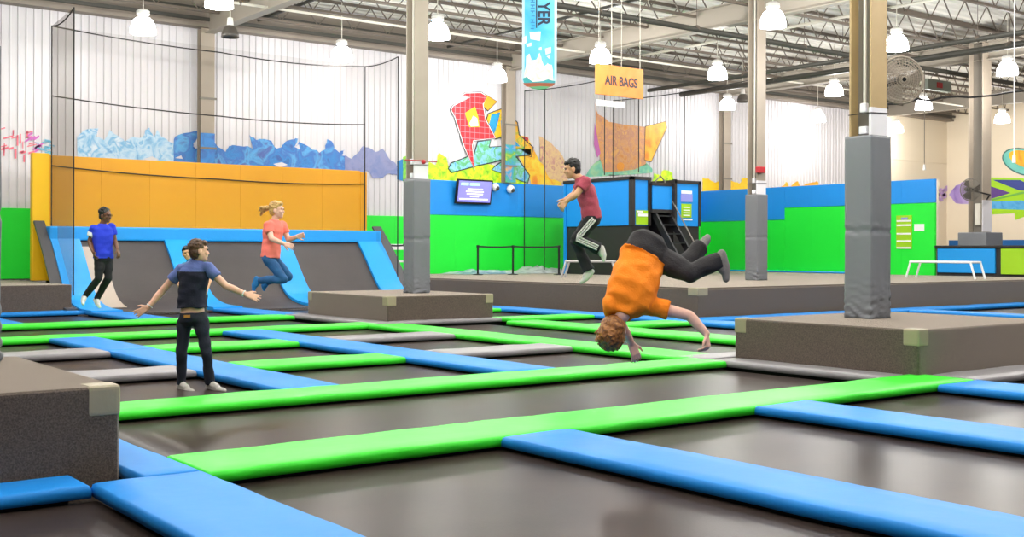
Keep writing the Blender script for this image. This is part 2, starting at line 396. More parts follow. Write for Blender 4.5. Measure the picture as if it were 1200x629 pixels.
# ------------------------------------------------------------------ padded steel columns
def column(x, y, zbase, ztop, label, padtop=2.85, ochre=False, collar=True, conduit=True, w=.42):
    t = empty('padded_column', (x, y, zbase), label, 'column')
    st = M['steelyellow'] if ochre else M['steel']
    hw = w*.40
    bm = B(); zlo = zbase+.02
    box(bm, x-hw, x+hw, y-hw, y-hw+.03, zlo, ztop, .004, 1); box(bm, x-hw, x+hw, y+hw-.03, y+hw, zlo, ztop, .004, 1)
    link('flange', bm, st, t)
    bm = B(); box(bm, x-.012, x+.012, y-hw+.03, y+hw-.03, zlo, ztop); link('web', bm, M['steelweb'], t)
    if padtop:
        # vinyl wrap with sag folds near its foot
        bm = B(); n = 14; sides = 4; zs = []; z = zbase
        while z < padtop: zs.append(z); z += .035 if z < zbase+.55 or abs(z-(zbase+1.15)) < .16 else .09
        zs.append(padtop)
        rings = []; h2 = w/2; sd = x*3.1
        for z in zs:
            low = max(0, 1-(z-zbase)/.6); mid = max(0, 1-abs(z-(zbase+1.15))/.16)
            ring = []
            for s in range(4):
                for i in range(n):
                    a = -1+2*i/n
                    c = [(a, -1), (1, a), (-a, 1), (-1, -a)][s]; nn = [(0, -1), (1, 0), (0, 1), (-1, 0)][s]
                    f = noise.noise(V((c[0]*1.3+sd, c[1]*1.3, z*1.4)))*.010
                    wr = math.sin(z*62+3.2*(c[0]-c[1])+7*noise.noise(V((c[0]*1.5, c[1]*1.5+sd, z*2))))
                    f += wr*(.036*low+.016*mid)*(.5+noise.noise(V((c[0]*2+sd, c[1]*2, z*6))))
                    f -= .030*math.exp(-((z-(zbase+1.13))/.016)**2)
                    edge = abs(a)**10*.012
                    ring.append(bm.verts.new((x+c[0]*h2+nn[0]*(f-edge), y+c[1]*h2+nn[1]*(f-edge), z)))
            rings.append(ring)
        m_ = 4*n
        for a, b in zip(rings[:-1], rings[1:]):
            for i in range(m_): bm.faces.new((a[i], a[(i+1) % m_], b[(i+1) % m_], b[i]))
        bm.faces.new(rings[-1]); bm.faces.new(rings[0])
        link('pad_wrap', bm, M['colpad'], t, smooth=True)
    if collar and padtop:
        bm = B(); e = .004
        box(bm, x-hw-e, x+hw+e, y-hw-e, y-hw+.034, padtop, padtop+.36); link('white_band', bm, M['whitepaint'], t)['label'] = 'white painted band above the padding'
    if conduit and padtop:
        bm = B(); cy = y-hw*.25
        bar(bm, (x-hw*.75, cy, padtop+.3), (x-hw*.75, cy, ztop), .02); link('conduit', bm, M['lightpipe'], t)
        bm = B(); box(bm, x-hw*1.02, x-hw*.5, cy-.05, cy+.06, padtop+.02, padtop+.12, .008, 1); box(bm, x-hw*1.0, x-hw*.55, cy-.04, cy+.05, padtop+.3, padtop+.42, .008, 1)
        link('junction_box', bm, M['whitepaint'], t)
        bm = B()
        for zz in (padtop+.28,): tube(bm, [(x-hw-.015, y+hw, zz), (x-hw-.015, y-hw-.01, zz+.005), (x+hw+.02, y-hw-.012, zz+.02)], .006)
        link('cable', bm, M['rope'], t)
    return t
ZT = 8.0
c1 = column(12.68, 9.0, .50, ZT, 'grey padded steel column with ochre flange on the right carpeted box', ochre=True)
c2 = column(12.95, 20.25, .47, ZT, 'grey padded steel column on the middle carpeted box')
c3 = column(23.35, 20.0, .60, ZT, 'grey padded steel column on the walkway, right of the blue and black booth')
column(1.91, 9.15, .515, ZT, 'grey padded steel column cut by the left edge of the photo', conduit=False)
c4 = column(34.0, 19.95, .60, ZT, 'bare steel column behind the low blue counter on the right', padtop=None, w=.62)
bm = B(); x, y = 34.0, 19.95
box(bm, x-.46, x+.5, y-.5, y+.48, .6, 1.98, .03, 2); link('pad_wrap', bm, M['colpad'], c4)
bm = B(); e = .02; box(bm, x-.27, x+.27, y-.262, y-.24, 2.0, 3.0); link('white_band', bm, M['whitepaint'], c4)
bm = B(); box(bm, x-.14, x-.03, y-.12, y+.1, 2.2, 2.9, .02, 1); link('junction_box', bm, M['lightpipe'], c4)
for (xx, lb) in ((12.75, 'taupe wall column rising behind the orange wall and its net'), (23.5, 'taupe wall column right of the red graffiti letter'), (34.3, 'grey wall column behind the yellow painted bushes')):
    zc = -.9 if xx < 15 else 3.67
    t = empty('wall_column', (xx, YW-.2, zc), lb, 'column'); bm = B()
    box(bm, xx-.2, xx+.2, YW-.34, YW-.31, zc, 7.6); box(bm, xx-.2, xx+.2, YW-.09, YW-.06, zc, 7.6); link('flange', bm, M['steel'], t)
    bm = B(); box(bm, xx-.012, xx+.012, YW-.31, YW-.09, zc, 7.6); link('web', bm, M['steelweb'], t)
    if xx < 30:
        bm = B(); box(bm, xx-.206, xx+.206, YW-.346, YW-.304, 3.67, 4.65 if xx < 15 else 4.95)
        o = link('painted_flange', bm, ramp_mat('paint_on_column', ['#2f5da8', '#2f86cf', '#3b6fbf'] if xx < 15 else ['#e89a12', '#1a94cc', '#5aa845', '#f4c022'], 2.4), t); o['label'] = 'lower flange painted over by the mural'
    bm = B()
    for zz in (4.2, 5.6): box(bm, xx-.26, xx+.26, YW-.36, YW-.345, zz, zz+.06)
    link('clip', bm, M['steelweb'], t)
bm = B(); box(bm, 23.1, 23.35, 19.7, 19.83, 3.4, 3.56, .01, 1); o = link('alarm_box', bm, M['red'], c3); o['label'] = 'red alarm box'
bm = B(); bmesh.ops.create_uvsphere(bm, u_segments=12, v_segments=8, radius=.05, matrix=Matrix.Translation((12.95, 20.0, 3.2))); bar(bm, (12.5, 20.02, 3.22), (13.3, 20.02, 3.22), .012); link('valve', bm, M['red'], c2)
# ------------------------------------------------------------------ angled trampoline ramp
t = empty('angled_trampoline', (12.3, 27.5, 0), 'row of three angled wall trampolines framed in blue below the orange wall', 'trampoline')
PROF = [(28.5, 1.60), (28.1, 1.20), (27.75, .80), (27.4, .42), (27.1, .20), (26.75, .07), (26.4, .005), (26.0, -.03), (25.3, -.04)]
def strip(bm, x0, x1, prof, th):
    """a slab following the quarter-pipe profile"""
    a = []; b = []
    for i, (y, z) in enumerate(prof):
        y0, z0 = prof[max(0, i-1)]; y1, z1 = prof[min(len(prof)-1, i+1)]
        ty, tz = y1-y0, z1-z0; L = math.hypot(ty, tz); ny, nz = tz/L, -ty/L    # towards the court / up
        if nz < 0: ny, nz = -ny, -nz
        a.append((bm.verts.new((x0, y+ny*th, z+nz*th)), bm.verts.new((x1, y+ny*th, z+nz*th))))
        b.append((bm.verts.new((x0, y, z)), bm.verts.new((x1, y, z))))
    for i in range(len(prof)-1):
        bm.faces.new((a[i][0], a[i][1], a[i+1][1], a[i+1][0])); bm.faces.new((b[i][0], b[i+1][0], b[i+1][1], b[i][1]))
        for s in (0, 1): bm.faces.new((a[i][s], a[i+1][s], b[i+1][s], b[i][s]))
    bm.faces.new((a[0][0], b[0][0], b[0][1], a[0][1])); bm.faces.new((a[-1][0], a[-1][1], b[-1][1], b[-1][0]))
def fine(prof, n=4):
    out = []
    for i in range(len(prof)-1):
        p0 = prof[max(0, i-1)]; p1 = prof[i]; p2 = prof[i+1]; p3 = prof[min(len(prof)-1, i+2)]
        for k in range(n):
            u = k/n
            out.append(tuple(.5*((2*p1[j])+(-p0[j]+p2[j])*u+(2*p0[j]-5*p1[j]+4*p2[j]-p3[j])*u*u+(-p0[j]+3*p1[j]-3*p2[j]+p3[j])*u**3) for j in (0, 1)))
    return out+[prof[-1]]
FP = fine(PROF)
divs = [(7.82, 8.50), (10.60, 11.32), (13.33, 14.05), (16.2, 16.95)]
for x0, x1 in divs:
    bm = B(); strip(bm, x0, x1, FP, .07); link('blue_divider', bm, M['rampblue'], t, smooth=False)
for (xa, xb) in zip(divs[:-1], divs[1:]):
    bm = B(); strip(bm, xa[1]-.05, xb[0]+.05, [(y+.02, z-.03) for y, z in FP], .02); link('bed', bm, M['bedramp'], t, smooth=False)
bm = B(); strip(bm, 8.48, 9.0, [(y, z) for y, z in FP[2:24]], .012); o = link('edge_strip', bm, mat('pale_strip', '#b9aa9d', .6), t); o['label'] = 'pale strip along the left edge'  # paler strip laid over the first bed, beside the left divider
bm = B(); box(bm, 7.8, 16.97, 28.42, 28.98, 1.58, 1.92, .04, 2); link('top_rail_pad', bm, M['rampblue'], t)
for x0, x1 in ((7.56, 7.81), (16.96, 17.25)):
    bm = B(); strip(bm, x0, x1, [(28.95, 2.02)]+FP[:-6], .05); link('side_pad', bm, M['darkpad'], t)
for x0 in (17.18,):
    bm = B(); prism(bm, [V((x0, y+.02, z-.02)) for y, z in FP[:-6]]+[V((x0, 29.0, .0)), V((x0, 29.0, 1.6))], (.05, 0, 0)); link('side_panel', bm, M['darkpad'], t)
# orange padded wall
t = empty('padded_wall', (12, 29.1, 0), 'big orange padded wall behind the angled trampolines', 'wall padding')
bm = B(); n = 7; xs = [7.95+(16.6-7.95)*i/n for i in range(n+1)]
for a, b in zip(xs[:-1], xs[1:]): box(bm, a, b+.001, 29.0, 29.2, .6, 3.66, .012, 2)
link('orange_padding', bm, M['yellow'], t)
bm = B(); box(bm, 7.55, 7.95, 28.98, 29.2, .6, 3.70, .02, 2); o = link('yellow_end_pad', bm, M['yellowbright'], t); o['label'] = 'brighter yellow end pad'
bm = B(); box(bm, 16.6, 16.82, 28.98, 29.2, .6, 3.62, .02, 2); o = link('yellow_end_pad', bm, M['yellow'], t)
bm = B()
for x in (8, 10.5, 13, 15.5, 16.6): box(bm, x-.05, x+.05, 29.2, 29.3, .5, 3.5)
link('bracket', bm, M['frame'], t)

# wall pads on the back wall and the right-hand partition
def wallpad(name, x0, x1, parts, label, y=YW-.09):
    t = empty(name, ((x0+x1)/2, y, parts[0][1]), label, 'wall padding')
    for nm, z0, z1, m in parts:
        bm = B(); n = max(1, round((x1-x0)/1.25)); w = (x1-x0)/n
        for i in range(n): box(bm, x0+w*i, x0+w*(i+1)+.001, y, y+.08, z0, z1, .008, 2)
        link(nm, bm, M[m], t)
    return t
wallpad('wall_padding', -6, 8.2, [('green_padding', .6, 2.42, 'wallgreen')], 'green wall padding at the far left above the ledge')
t = wallpad('wall_padding', 16.95, 20.1, [('green_padding', .6, 2.45, 'wallgreen')], 'green wall padding between the orange wall and the middle column')
bm = B()
for z0, z1 in ((1.38, 1.56), (.98, 1.04)): box(bm, 17.2, 20.1, YW-.1, YW-.088, z0, z1)
link('white_stripe', bm, M['white'], t)
wallpad('wall_padding', 20.12, 33.0, [('green_padding', .6, 2.52, 'wallgreen'), ('blue_padding', 2.53, 3.66, 'wallblue')], 'green and blue wall padding on the back wall behind the rope barrier')
t = empty('partition', (33, 26, .6), 'green and blue padded partition on the right with posters', 'partition')
def xpad(nm, y0, y1, z0, z1, m, x0=32.99, x1=33.09):
    n = max(1, round((y1-y0)/1.25)); w = (y1-y0)/n; bm = B()
    for i in range(n): box(bm, x0, x1, y0+w*i, y0+w*(i+1)+.001, z0, z1, .008, 2)
    return link(nm, bm, M[m], t)
xpad('green_padding', 26.95, 31.08, .6, 2.50, 'wallgreen'); xpad('blue_padding', 26.95, 31.08, 2.51, 3.70, 'wallblue')
xpad('green_padding', 20.9, 26.94, .6, 2.93, 'wallgreen'); xpad('blue_padding', 20.9, 26.94, 2.94, 3.70, 'wallblue')
bm = B(); box(bm, 33.09, 33.2, 20.9, 31.1, .6, 3.68); link('board', bm, M['cream'], t)
bm = B(); box(bm, 32.7, 32.98, 22.6, 31.0, .602, .66, .02, 1); o = link('blue_kick_pad', bm, M['rampblue'], t)

# ------------------------------------------------------------------ nets
def net(name, quads, ropes, label, dense=()):
    allp = [V(p) for q in quads for p in q]
    o = empty(name, (sum(p.x for p in allp)/len(allp), sum(p.y for p in allp)/len(allp), min(p.z for p in allp)), label, 'net')
    for i, q in enumerate(quads):
        bm = B(); quad(bm, *q); link('netting', bm, M['netdense'] if i in dense else M['net'], o)
    for r in ropes:
        bm = B(); tube(bm, r, .016, 6); link('border_rope', bm, M['rope'], o)
    return o
def sag(p, q, s, n=10):
    p = V(p); q = V(q); return [p.lerp(q, i/n)-V((0, 0, s*4*(i/n)*(1-i/n))) for i in range(n+1)]
net('safety_net', [((7.98, 28.94, .7), (16.72, 28.94, .7), (16.72, 28.94, 6.68), (7.98, 28.94, 6.80)),
                   ((7.98, 27.15, .3), (7.98, 28.94, .3), (7.98, 28.94, 6.8), (7.98, 27.15, 6.95)),
                   ((16.95, 27.5, .6), (16.72, 28.94, .6), (16.72, 28.94, 6.68), (16.95, 27.5, 6.80))],
    [sag((7.98, 28.94, 6.80), (12.3, 28.94, 6.62), .05)+sag((12.3, 28.94, 6.62), (16.72, 28.94, 6.68), .10)[1:],
     sag((7.98, 28.94, 5.10), (12.3, 28.94, 4.92), .04)+sag((12.3, 28.94, 4.92), (16.72, 28.94, 5.0), .06)[1:],
     sag((7.98, 28.92, 3.40), (12.3, 28.92, 3.24), .04)+sag((12.3, 28.92, 3.24), (16.72, 28.92, 3.28), .05)[1:],
     sag((7.98, 28.94, 6.8), (7.98, 27.15, 6.95), .12), [(7.98, 27.15, .3), (7.98, 27.15, 6.95)], [(7.98, 28.94, .3), (7.98, 28.94, 6.8)],
     sag((16.72, 28.94, 6.68), (16.95, 27.5, 6.80), .06), [(16.95, 27.5, .62), (16.95, 27.5, 6.80)], [(16.72, 28.94, .62), (16.72, 28.94, 6.68)]],
    'tall fine black safety net hung round the orange wall', dense=(1,))
net('safety_net', [((24.2, 25.35, 3.75), (24.2, 28.9, 3.75), (24.2, 28.9, 6.85), (24.2, 25.35, 6.85)), ((24.2, 28.9, .62), (24.2, 31.0, .62), (24.2, 31.0, 6.85), (24.2, 28.9, 6.85))],
    [sag((24.2, 31.0, 6.85), (24.2, 25.35, 6.85), .1), [(24.2, 31.0, .62), (24.2, 31.0, 6.85)], [(24.2, 29.9, .62), (24.2, 29.9, 6.8)], [(24.2, 25.35, 3.75), (24.2, 25.35, 6.85)], [(24.2, 26.9, 3.75), (24.2, 26.9, 6.8)]],
    'black airbag net hanging left of and above the blue and black booth')
net('safety_net', [((28.3, 24.4, .62), (28.3, 31.0, .62), (28.3, 31.0, 6.85), (28.3, 24.4, 6.85))],
    [sag((28.3, 31.0, 6.85), (28.3, 24.4, 6.85), .08), [(28.3, 31.0, .62), (28.3, 31.0, 6.85)], [(28.3, 24.4, .62), (28.3, 24.4, 6.85)], [(28.3, 27.4, .62), (28.3, 27.4, 6.8)]],
    'black airbag net right of the blue and black booth')

# ------------------------------------------------------------------ booth with stairs over the airbag
t = empty('jump_booth', (25.6, 27.2, .6), 'blue and black booth with a steep stair, behind the man jumping', 'booth')
zb, zs, zt = .6, 2.15, 3.66
bm = B(); box(bm, 24.3, 25.0, 25.75, 28.9, zb, zt-.02); box(bm, 25.0, 27.0, 27.0, 28.9, zb, 3.3); box(bm, 25.9, 27.05, 25.55, 28.9, zb, zt-.06); link('black_body', bm, M['black'], t)
for a in ((24.26, 24.31, 25.84, 28.82, zs, zt-.10), (24.36, 24.94, 25.71, 25.76, zs, zt-.10), (25.98, 26.98, 25.51, 25.56, zs, zt-.16), (25.05, 25.90, 25.60, 25.65, 2.66, 3.40), (25.02, 25.88, 26.92, 26.99, 1.9, 2.6)):
    bm = B(); box(bm, *a, .006, 1); link('blue_panel', bm, M['wallblue'], t)
bm = B(); box(bm, 24.24, 24.30, 28.84, 28.95, zb, zt-.05); o = link('blue_edge', bm, M['wallblue'], t)
bm = B()
box(bm, 24.22, 24.34, 25.67, 28.96, zt-.10, zt); box(bm, 24.22, 25.06, 25.67, 25.8, zt-.10, zt); box(bm, 24.23, 24.37, 25.68, 25.82, zs, zt); box(bm, 24.93, 25.05, 25.68, 25.8, zs, zt)
box(bm, 25.89, 25.99, 25.48, 25.62, zs, zt-.04); box(bm, 25.86, 27.08, 25.48, 25.6, zt-.16, zt-.06); box(bm, 26.98, 27.08, 25.48, 25.6, zs, zt-.06); box(bm, 25.0, 25.9, 25.58, 25.66, 3.40, 3.5); box(bm, 25.0, 25.9, 25.57, 26.95, 2.55, 2.66)
link('black_trim', bm, M['black'], t)
bm = B()   # stair
for x in (25.2, 25.84): beam(bm, (x, 25.75, 2.58), (x, 24.3, .62), .07, .2)
link('stair_stringer', bm, M['frame'], t)
bm = B()
for i in range(7): u = (i+.5)/7; box(bm, 25.22, 25.82, 25.75-1.45*u-.1, 25.75-1.45*u+.1, 2.6-1.98*u-.02, 2.6-1.98*u+.02)
link('stair_tread', bm, M['frame'], t)
bm = B(); tube(bm, [(25.9, 25.6, 2.95), (25.9, 24.2, 1.0), (25.9, 24.2, .64)], .022); tube(bm, [(25.25, 25.68, 2.62), (25.25, 25.68, 3.55), (25.45, 25.68, 3.72), (25.65, 25.68, 3.55), (25.65, 25.68, 3.05)], .02); tube(bm, [(25.25, 25.68, 3.05), (25.65, 25.68, 3.05)], .016)
link('handrail', bm, M['steelweb'], t)
def sign_on(parent, nm, m, corners, th, nrm):
    bm = B(); prism(bm, [V(c) for c in corners], V(nrm)*th); return link(nm, bm, m, parent)
def panel_y(nm, parent, x0, x1, z0, z1, y, m):
    bm = B(); box(bm, x0, x1, y-.012, y, z0, z1); return link(nm, bm, m, parent)
o = empty('notice_board', (24.65, 25.70, zs), 'lime green notice with white heading on the left tower of the booth', 'sign')
o = panel_y('board', o, 24.42, 24.92, zs+.03, zs+.47, 25.70, M['lime']); panel_y('printed_line', o, 24.5, 24.9, zs+.28, zs+.37, 25.687, M['white']); panel_y('printed_line', o, 24.45, 24.7, zs+.40, zs+.45, 25.687, M['white'])
o = empty('notice_board', (24.6, 25.7, 1.6), 'small blue notice on the black lower half of the booth', 'sign')
o = panel_y('board', o, 24.4, 24.75, 1.62, 1.9, 25.72, M['wallblue']); panel_y('printed_line', o, 24.43, 24.72, 1.74, 1.77, 25.707, M['white'])
o = empty('rules_poster', (26.4, 25.5, 2.4), 'tall poster with white heading, lilac band and lime block on the right tower', 'sign')
LIL = mat('lilac_print', '#8f92e0', .5)
panel_y('heading', o, 26.2, 26.68, 3.18, 3.28, 25.505, M['white']); panel_y('lilac_band', o, 26.18, 26.7, 2.92, 3.17, 25.505, LIL); lb_ = panel_y('lime_block', o, 26.2, 26.66, 2.42, 2.86, 25.505, M['lime'])
for z in (2.48, 2.56, 2.64, 2.73): panel_y('printed_line', lb_, 26.28, 26.58, z, z+.03, 25.49, M['white'])
panel_y('footer', o, 26.2, 26.7, 2.34, 2.38, 25.505, M['white'])

# posters on the partition
o = empty('rules_poster', (32.97, 22.0, 1.44), 'tall lime poster with white bands on the green partition', 'sign')
bm = B(); box(bm, 32.962, 32.985, 21.72, 22.29, 1.45, 2.55); o = link('board', bm, M['lime'], o)
for z in (1.46, 1.68, 1.92, 2.20, 2.34): bm = B(); box(bm, 32.952, 32.961, 21.74, 22.27, z, z+.055); link('printed_band', bm, M['white'], o)
bm = B(); box(bm, 32.952, 32.961, 21.86, 22.1, 2.41, 2.48); link('printed_band', bm, LIL, o)
bm = B(); box(bm, 32.97, 32.988, 21.27, 21.63, 2.03, 2.26); tag(link('paper_sheet', bm, M['white']), 'blank white sheet pinned beside the lime poster', 'sign')

# ------------------------------------------------------------------ low counter on the right
t = empty('counter', (33.3, 17.5, .6), 'low counter with blue and lime panels at the right edge', 'counter')
bm = B(); box(bm, 33.05, 33.45, 13, 20.85, .6, 1.52); link('black_body', bm, M['black'], t)
bm = B(); box(bm, 32.98, 33.06, 18.85, 20.8, .70, 1.46, .01, 1); link('blue_panel', bm, M['rampblue'], t)
bm = B(); box(bm, 32.98, 33.06, 13, 18.66, .68, 1.46, .01, 1); link('lime_panel', bm, M['lime'], t)
bm = B(); box(bm, 32.94, 33.52, 13, 20.88, 1.49, 1.56, .01, 1); link('counter_top', bm, M['black'], t)
bm = B(); box(bm, 38, 38.2, 12, 23.5, .6, 1.78); tag(link('low_wall', bm, mat('deep_blue_panel', '#0b62a8', .5)), 'deep blue low wall behind the lime and blue counter', 'wall padding')

# ------------------------------------------------------------------ benches, rope barriers
def bench(p, q, dep, label, m, zb=.6, h=.47):
    p = V(p); q = V(q); d = (q-p).normalized(); s = V((-d.y, d.x, 0))
    t = empty('tube_bench', (p+q)/2, label, 'bench')
    for e, o_ in ((0, 1), (1, -1)):
        for sd in (0, 1):
            a = (p if e == 0 else q)+s*dep*sd
            bm = B(); bar(bm, a+V((0, 0, .012)), a+d*.14*o_+V((0, 0, h)), .03); link('leg', bm, m, t)
    bm = B()
    for sd in (0, 1): bar(bm, p+d*.12+s*dep*sd+V((0, 0, h)), q-d*.12+s*dep*sd+V((0, 0, h)), .032)
    bar(bm, p+d*.13+V((0, 0, h)), p+d*.13+s*dep+V((0, 0, h)), .03); bar(bm, q-d*.13+V((0, 0, h)), q-d*.13+s*dep+V((0, 0, h)), .03)
    link('seat_frame', bm, m, t); return t
bench((20.3, 24.35, .6), (21.25, 23.1, .6), .45, 'grey tube bench frame on the walkway below the jumping man', mat('grey_tube', '#b9b6b4', .4))
bench((29.1, 19.35, .6), (29.1, 17.2, .6), .5, 'white tube bench frame on the walkway before the blue counter', M['white'])
def stanchion_line(pts, label_fn, hh=.92):
    for i, p in enumerate(pts):
        p = V(p); t = empty('stanchion', p, label_fn(i), 'barrier post', None)
        bm = B(); lathe(bm, [(.0, .0), (.17, .0), (.17, .015), (.03, .04), (.0, .04)], p); link('base', bm, M['blackfab'], t)
        bm = B(); bar(bm, p+V((0, 0, .03)), p+V((0, 0, hh)), .032, n=12); link('post', bm, M['blackfab'], t)
        bm = B(); bar(bm, p+V((0, 0, hh-.07)), p+V((0, 0, hh+.01)), .045, n=12); link('belt_head', bm, M['blackfab'], t)
        if i+1 < len(pts):
            q = V(pts[i+1]); bm = B(); pp = sag(p+V((0, 0, hh-.03)), q+V((0, 0, hh-.03)), .02, 6)
            for a, b in zip(pp[:-1], pp[1:]): beam(bm, a, b, .012, .05)
            link('belt', bm, M['blackfab'], t)
stanchion_line([(20.83, 29.04, .6), (21.95, 28.7, .6), (23.05, 27.75, .6)], lambda i: ['black barrier post on the walkway, leftmost of three before the green wall', 'black barrier post in the middle of three before the green wall', 'black barrier post nearest the booth, right one of three'][i])
stanchion_line([(18.2, 30.1, .6), (18.8, 30.1, .6)], lambda i: ['black barrier post left of the middle column, left of two', 'black barrier post left of the middle column, right of two'][i], .95)
# crumpled dust sheets along the foot of the green wall
def crumple(x0, x1, y0, y1, hz, m, label):
    bm = B(); nx, ny = int((x1-x0)/.09), 10; g_ = []
    for i in range(nx+1):
        row = []
        for j in range(ny+1):
            a = x0+(x1-x0)*i/nx; b = y0+(y1-y0)*j/ny; ed = min(1, min(i, nx-i)/4)*min(1, min(j, ny-j)/2)
            row.append(bm.verts.new((a, b, .612+hz*ed*max(.1, .55+noise.noise(V((a*2.2, b*2.2, 4)))*.9+abs(noise.noise(V((a*6, b*6, 9))))*.4))))
        g_.append(row)
    for i in range(nx):
        for j in range(ny): bm.faces.new((g_[i][j], g_[i+1][j], g_[i+1][j+1], g_[i][j+1]))
    tag(link('crumpled_sheet', bm, m, smooth=True), label, 'sheet')
crumple(20.6, 22.8, 29.4, 30.9, .13, ramp_mat('blue_white_sheet', ['#3a6f9c', '#9fb6c4', '#d8dcd8'], 2.2), 'crumpled blue and white sheet at the foot of the green wall')
crumple(22.95, 24.9, 29.3, 30.9, .24, ramp_mat('grey_sheet', ['#8d9390', '#c4c8c5', '#aab0ae'], 3), 'crumpled grey sheet beside the booth at the green wall')

# ------------------------------------------------------------------ screen and domes on the back wall
t = empty('wall_screen', (22.0, YW-.2, 2.9), 'wall screen showing white text on lilac, on the blue padding', 'screen')
SCR = mat('lilac_screen', '#8f8be6', .3, emit=.55); SCW = mat('screen_text', '#f4f2ff', .3, emit=.8); SCC = mat('screen_heading', '#b8f0f4', .3, emit=.7)
def tilt(bm, ang=.16):
    bmesh.ops.rotate(bm, verts=bm.verts, cent=(22, 30.95, 3.3), matrix=Matrix.Rotation(ang, 3, 'X')); return bm
bm = B(); box(bm, 21.3, 22.74, 30.90, 30.98, 2.90, 3.72, .012, 2); link('bezel', tilt(bm), M['blackfab'], t)
bm = B(); box(bm, 21.36, 22.68, 30.885, 30.899, 2.97, 3.67); dsp = link('display', tilt(bm), SCR, t)
def line(z, h, x0, x1, m):
    bm = B(); box(bm, x0, x1, 30.878, 30.884, z, z+h); link('display_text', tilt(bm), m, dsp)
line(3.52, .085, 21.44, 21.74, SCC); line(3.52, .085, 21.80, 22.2, SCC)
for z, a, b in ((3.38, 21.72, 22.34), (3.30, 21.66, 22.38), (3.22, 21.70, 22.36), (3.14, 21.84, 22.2), (3.05, 21.42, 22.58)): line(z, .042, a, b, SCW)
bm = B(); box(bm, 21.7, 22.3, 30.99, 31.11, 3.15, 3.45); link('bracket', bm, M['frame'], t)
for (xx, zz, lb) in ((22.95, 3.5, 'white camera dome on the blue padding just right of the screen'), (23.6, 3.46, 'white and brown camera dome on the blue padding, farther from the screen')):
    t = empty('camera_dome', (xx, 31.0, zz), lb, 'camera')
    bm = B(); bmesh.ops.create_uvsphere(bm, u_segments=14, v_segments=10, radius=.14, matrix=Matrix.Translation((xx, 31.0, zz))); link('housing', bm, M['white'], t, smooth=True)
    bm = B(); bmesh.ops.create_uvsphere(bm, u_segments=12, v_segments=8, radius=.085, matrix=Matrix.Translation((xx+.02, 30.92, zz-.04))); link('lens', bm, M['lampoff'], t, smooth=True)

# ------------------------------------------------------------------ painted murals: flat paint on the ribbed wall
def paint(bm, pts, y, px=True):
    pp = [on_y(a, b, y) for a, b in pts] if px else [V((a, y, b)) for a, b in pts]
    prism(bm, pp, (0, .003, 0))
YM = YW-.034
def layer(nm, polys, m, parent, k):
    bm = B()
    for p in polys: paint(bm, p, YM-.004*k)
    return link(nm, bm, m, parent)
def rough(pts, amp=1.2, n=3, seed=1):
    rnd = random.Random(seed); out = []
    for a, b in zip(pts, pts[1:]+pts[:1]):
        for i in range(n):
            u = i/n; j = amp if i else 0
            out.append((a[0]+(b[0]-a[0])*u+rnd.uniform(-j, j), a[1]+(b[1]-a[1])*u+rnd.uniform(-j, j)))
    return out
t = empty('painted_mural', (12.5, YM, 3.6), 'blue painted splashes on the white wall above the orange wall', 'mural')
top = [(90,160),(100,152),(115,150),(112,160),(122,164),(128,152),(138,159),(146,166),(155,160),(166,161),(170,152),(175,150),(180,161),(184,152),(189,160),(195,163),(204,168),(205,160),(215,156),(236,151),(230,163),(226,169),(232,172),(238,160),(248,163),(255,172),(264,178),(268,171),(274,170),(290,171),(296,174),(292,158),(300,164),(306,163),(318,165),(324,174),(330,172),(334,166),(345,163),(349,162),(343,174),(350,166),(362,172),(374,179),(381,175),(383,163),(390,168),(391,174),(398,179),(404,175),(400,182),(412,186),(420,178),(425,171),(434,174),(440,178),(448,174),(455,186),(463,192)]
i1 = [p for p in top if p[0] <= 204]; i2 = [p for p in top if p[0] > 204]
def sky(ps, yb, sd): return rough(ps+[(ps[-1][0], yb), (ps[0][0], yb)], 1.0, 3, sd)
layer('pale_blue_paint', [sky(i1, 206, 3)], ramp_mat('paint_pale_blue', ['#4f86c6', '#8fc3e8', '#c4dff2', '#6fb2e0', '#d9e8f5'], 2.6), t, 0)
layer('deep_blue_paint', [sky([(203,170)]+[p for p in i2 if p[0] < 430], 215, 4)], ramp_mat('paint_deep_blue', ['#2f5da8', '#2f86cf', '#3b6fbf', '#55a8e0', '#4a63ab'], 2.2), t, 1)
layer('violet_blue_paint', [rough([(404,182),(412,186),(420,178),(425,171),(434,174),(440,178),(448,174),(456,186),(464,192),(466,206),(456,203),(446,209),(436,208),(430,200),(404,205)], 1, 3, 6)], ramp_mat('paint_violet_blue', ['#7078a8', '#8d93bd', '#6d7fb5'], 2), t, 2)
for fl in ([(168,186),(178,183),(186,187),(176,190)], [(226,171),(234,164),(235,172),(229,174)], [(320,192),(330,190),(337,193),(328,196)], [(205,185),(212,182),(214,186)], [(345,172),(350,169),(351,175)]): layer('white_fleck', [fl], M['wall'], t, 3)
t = empty('painted_mural', (8, YM, 4), 'pink and violet brush strokes on the white wall at the far left', 'mural')
rnd = random.Random(5); pk = []; vi = []; te = []
for i in range(26):
    a, b = rnd.uniform(-12, 34), rnd.uniform(152, 182); L = rnd.uniform(5, 13); w = rnd.uniform(1, 2.6)
    if rnd.random() < .6: pk.append([(a, b), (a+L, b-L*.25), (a+L, b-L*.25+w), (a, b+w)])
    else: pk.append([(a, b), (a+w, b), (a+w, b+L), (a, b+L)])
for i in range(9):
    a, b = rnd.uniform(26, 44), rnd.uniform(156, 180); L = rnd.uniform(4, 9); vi.append([(a, b), (a+L, b-L*.7), (a+L+1, b-L*.7+2), (a+1, b+2)])
for i in range(12):
    a, b = rnd.uniform(40, 58), rnd.uniform(152, 178); L = rnd.uniform(4, 9); te.append([(a, b), (a+L, b+L*.2), (a+L, b+L*.2+1.6), (a, b+1.6)])
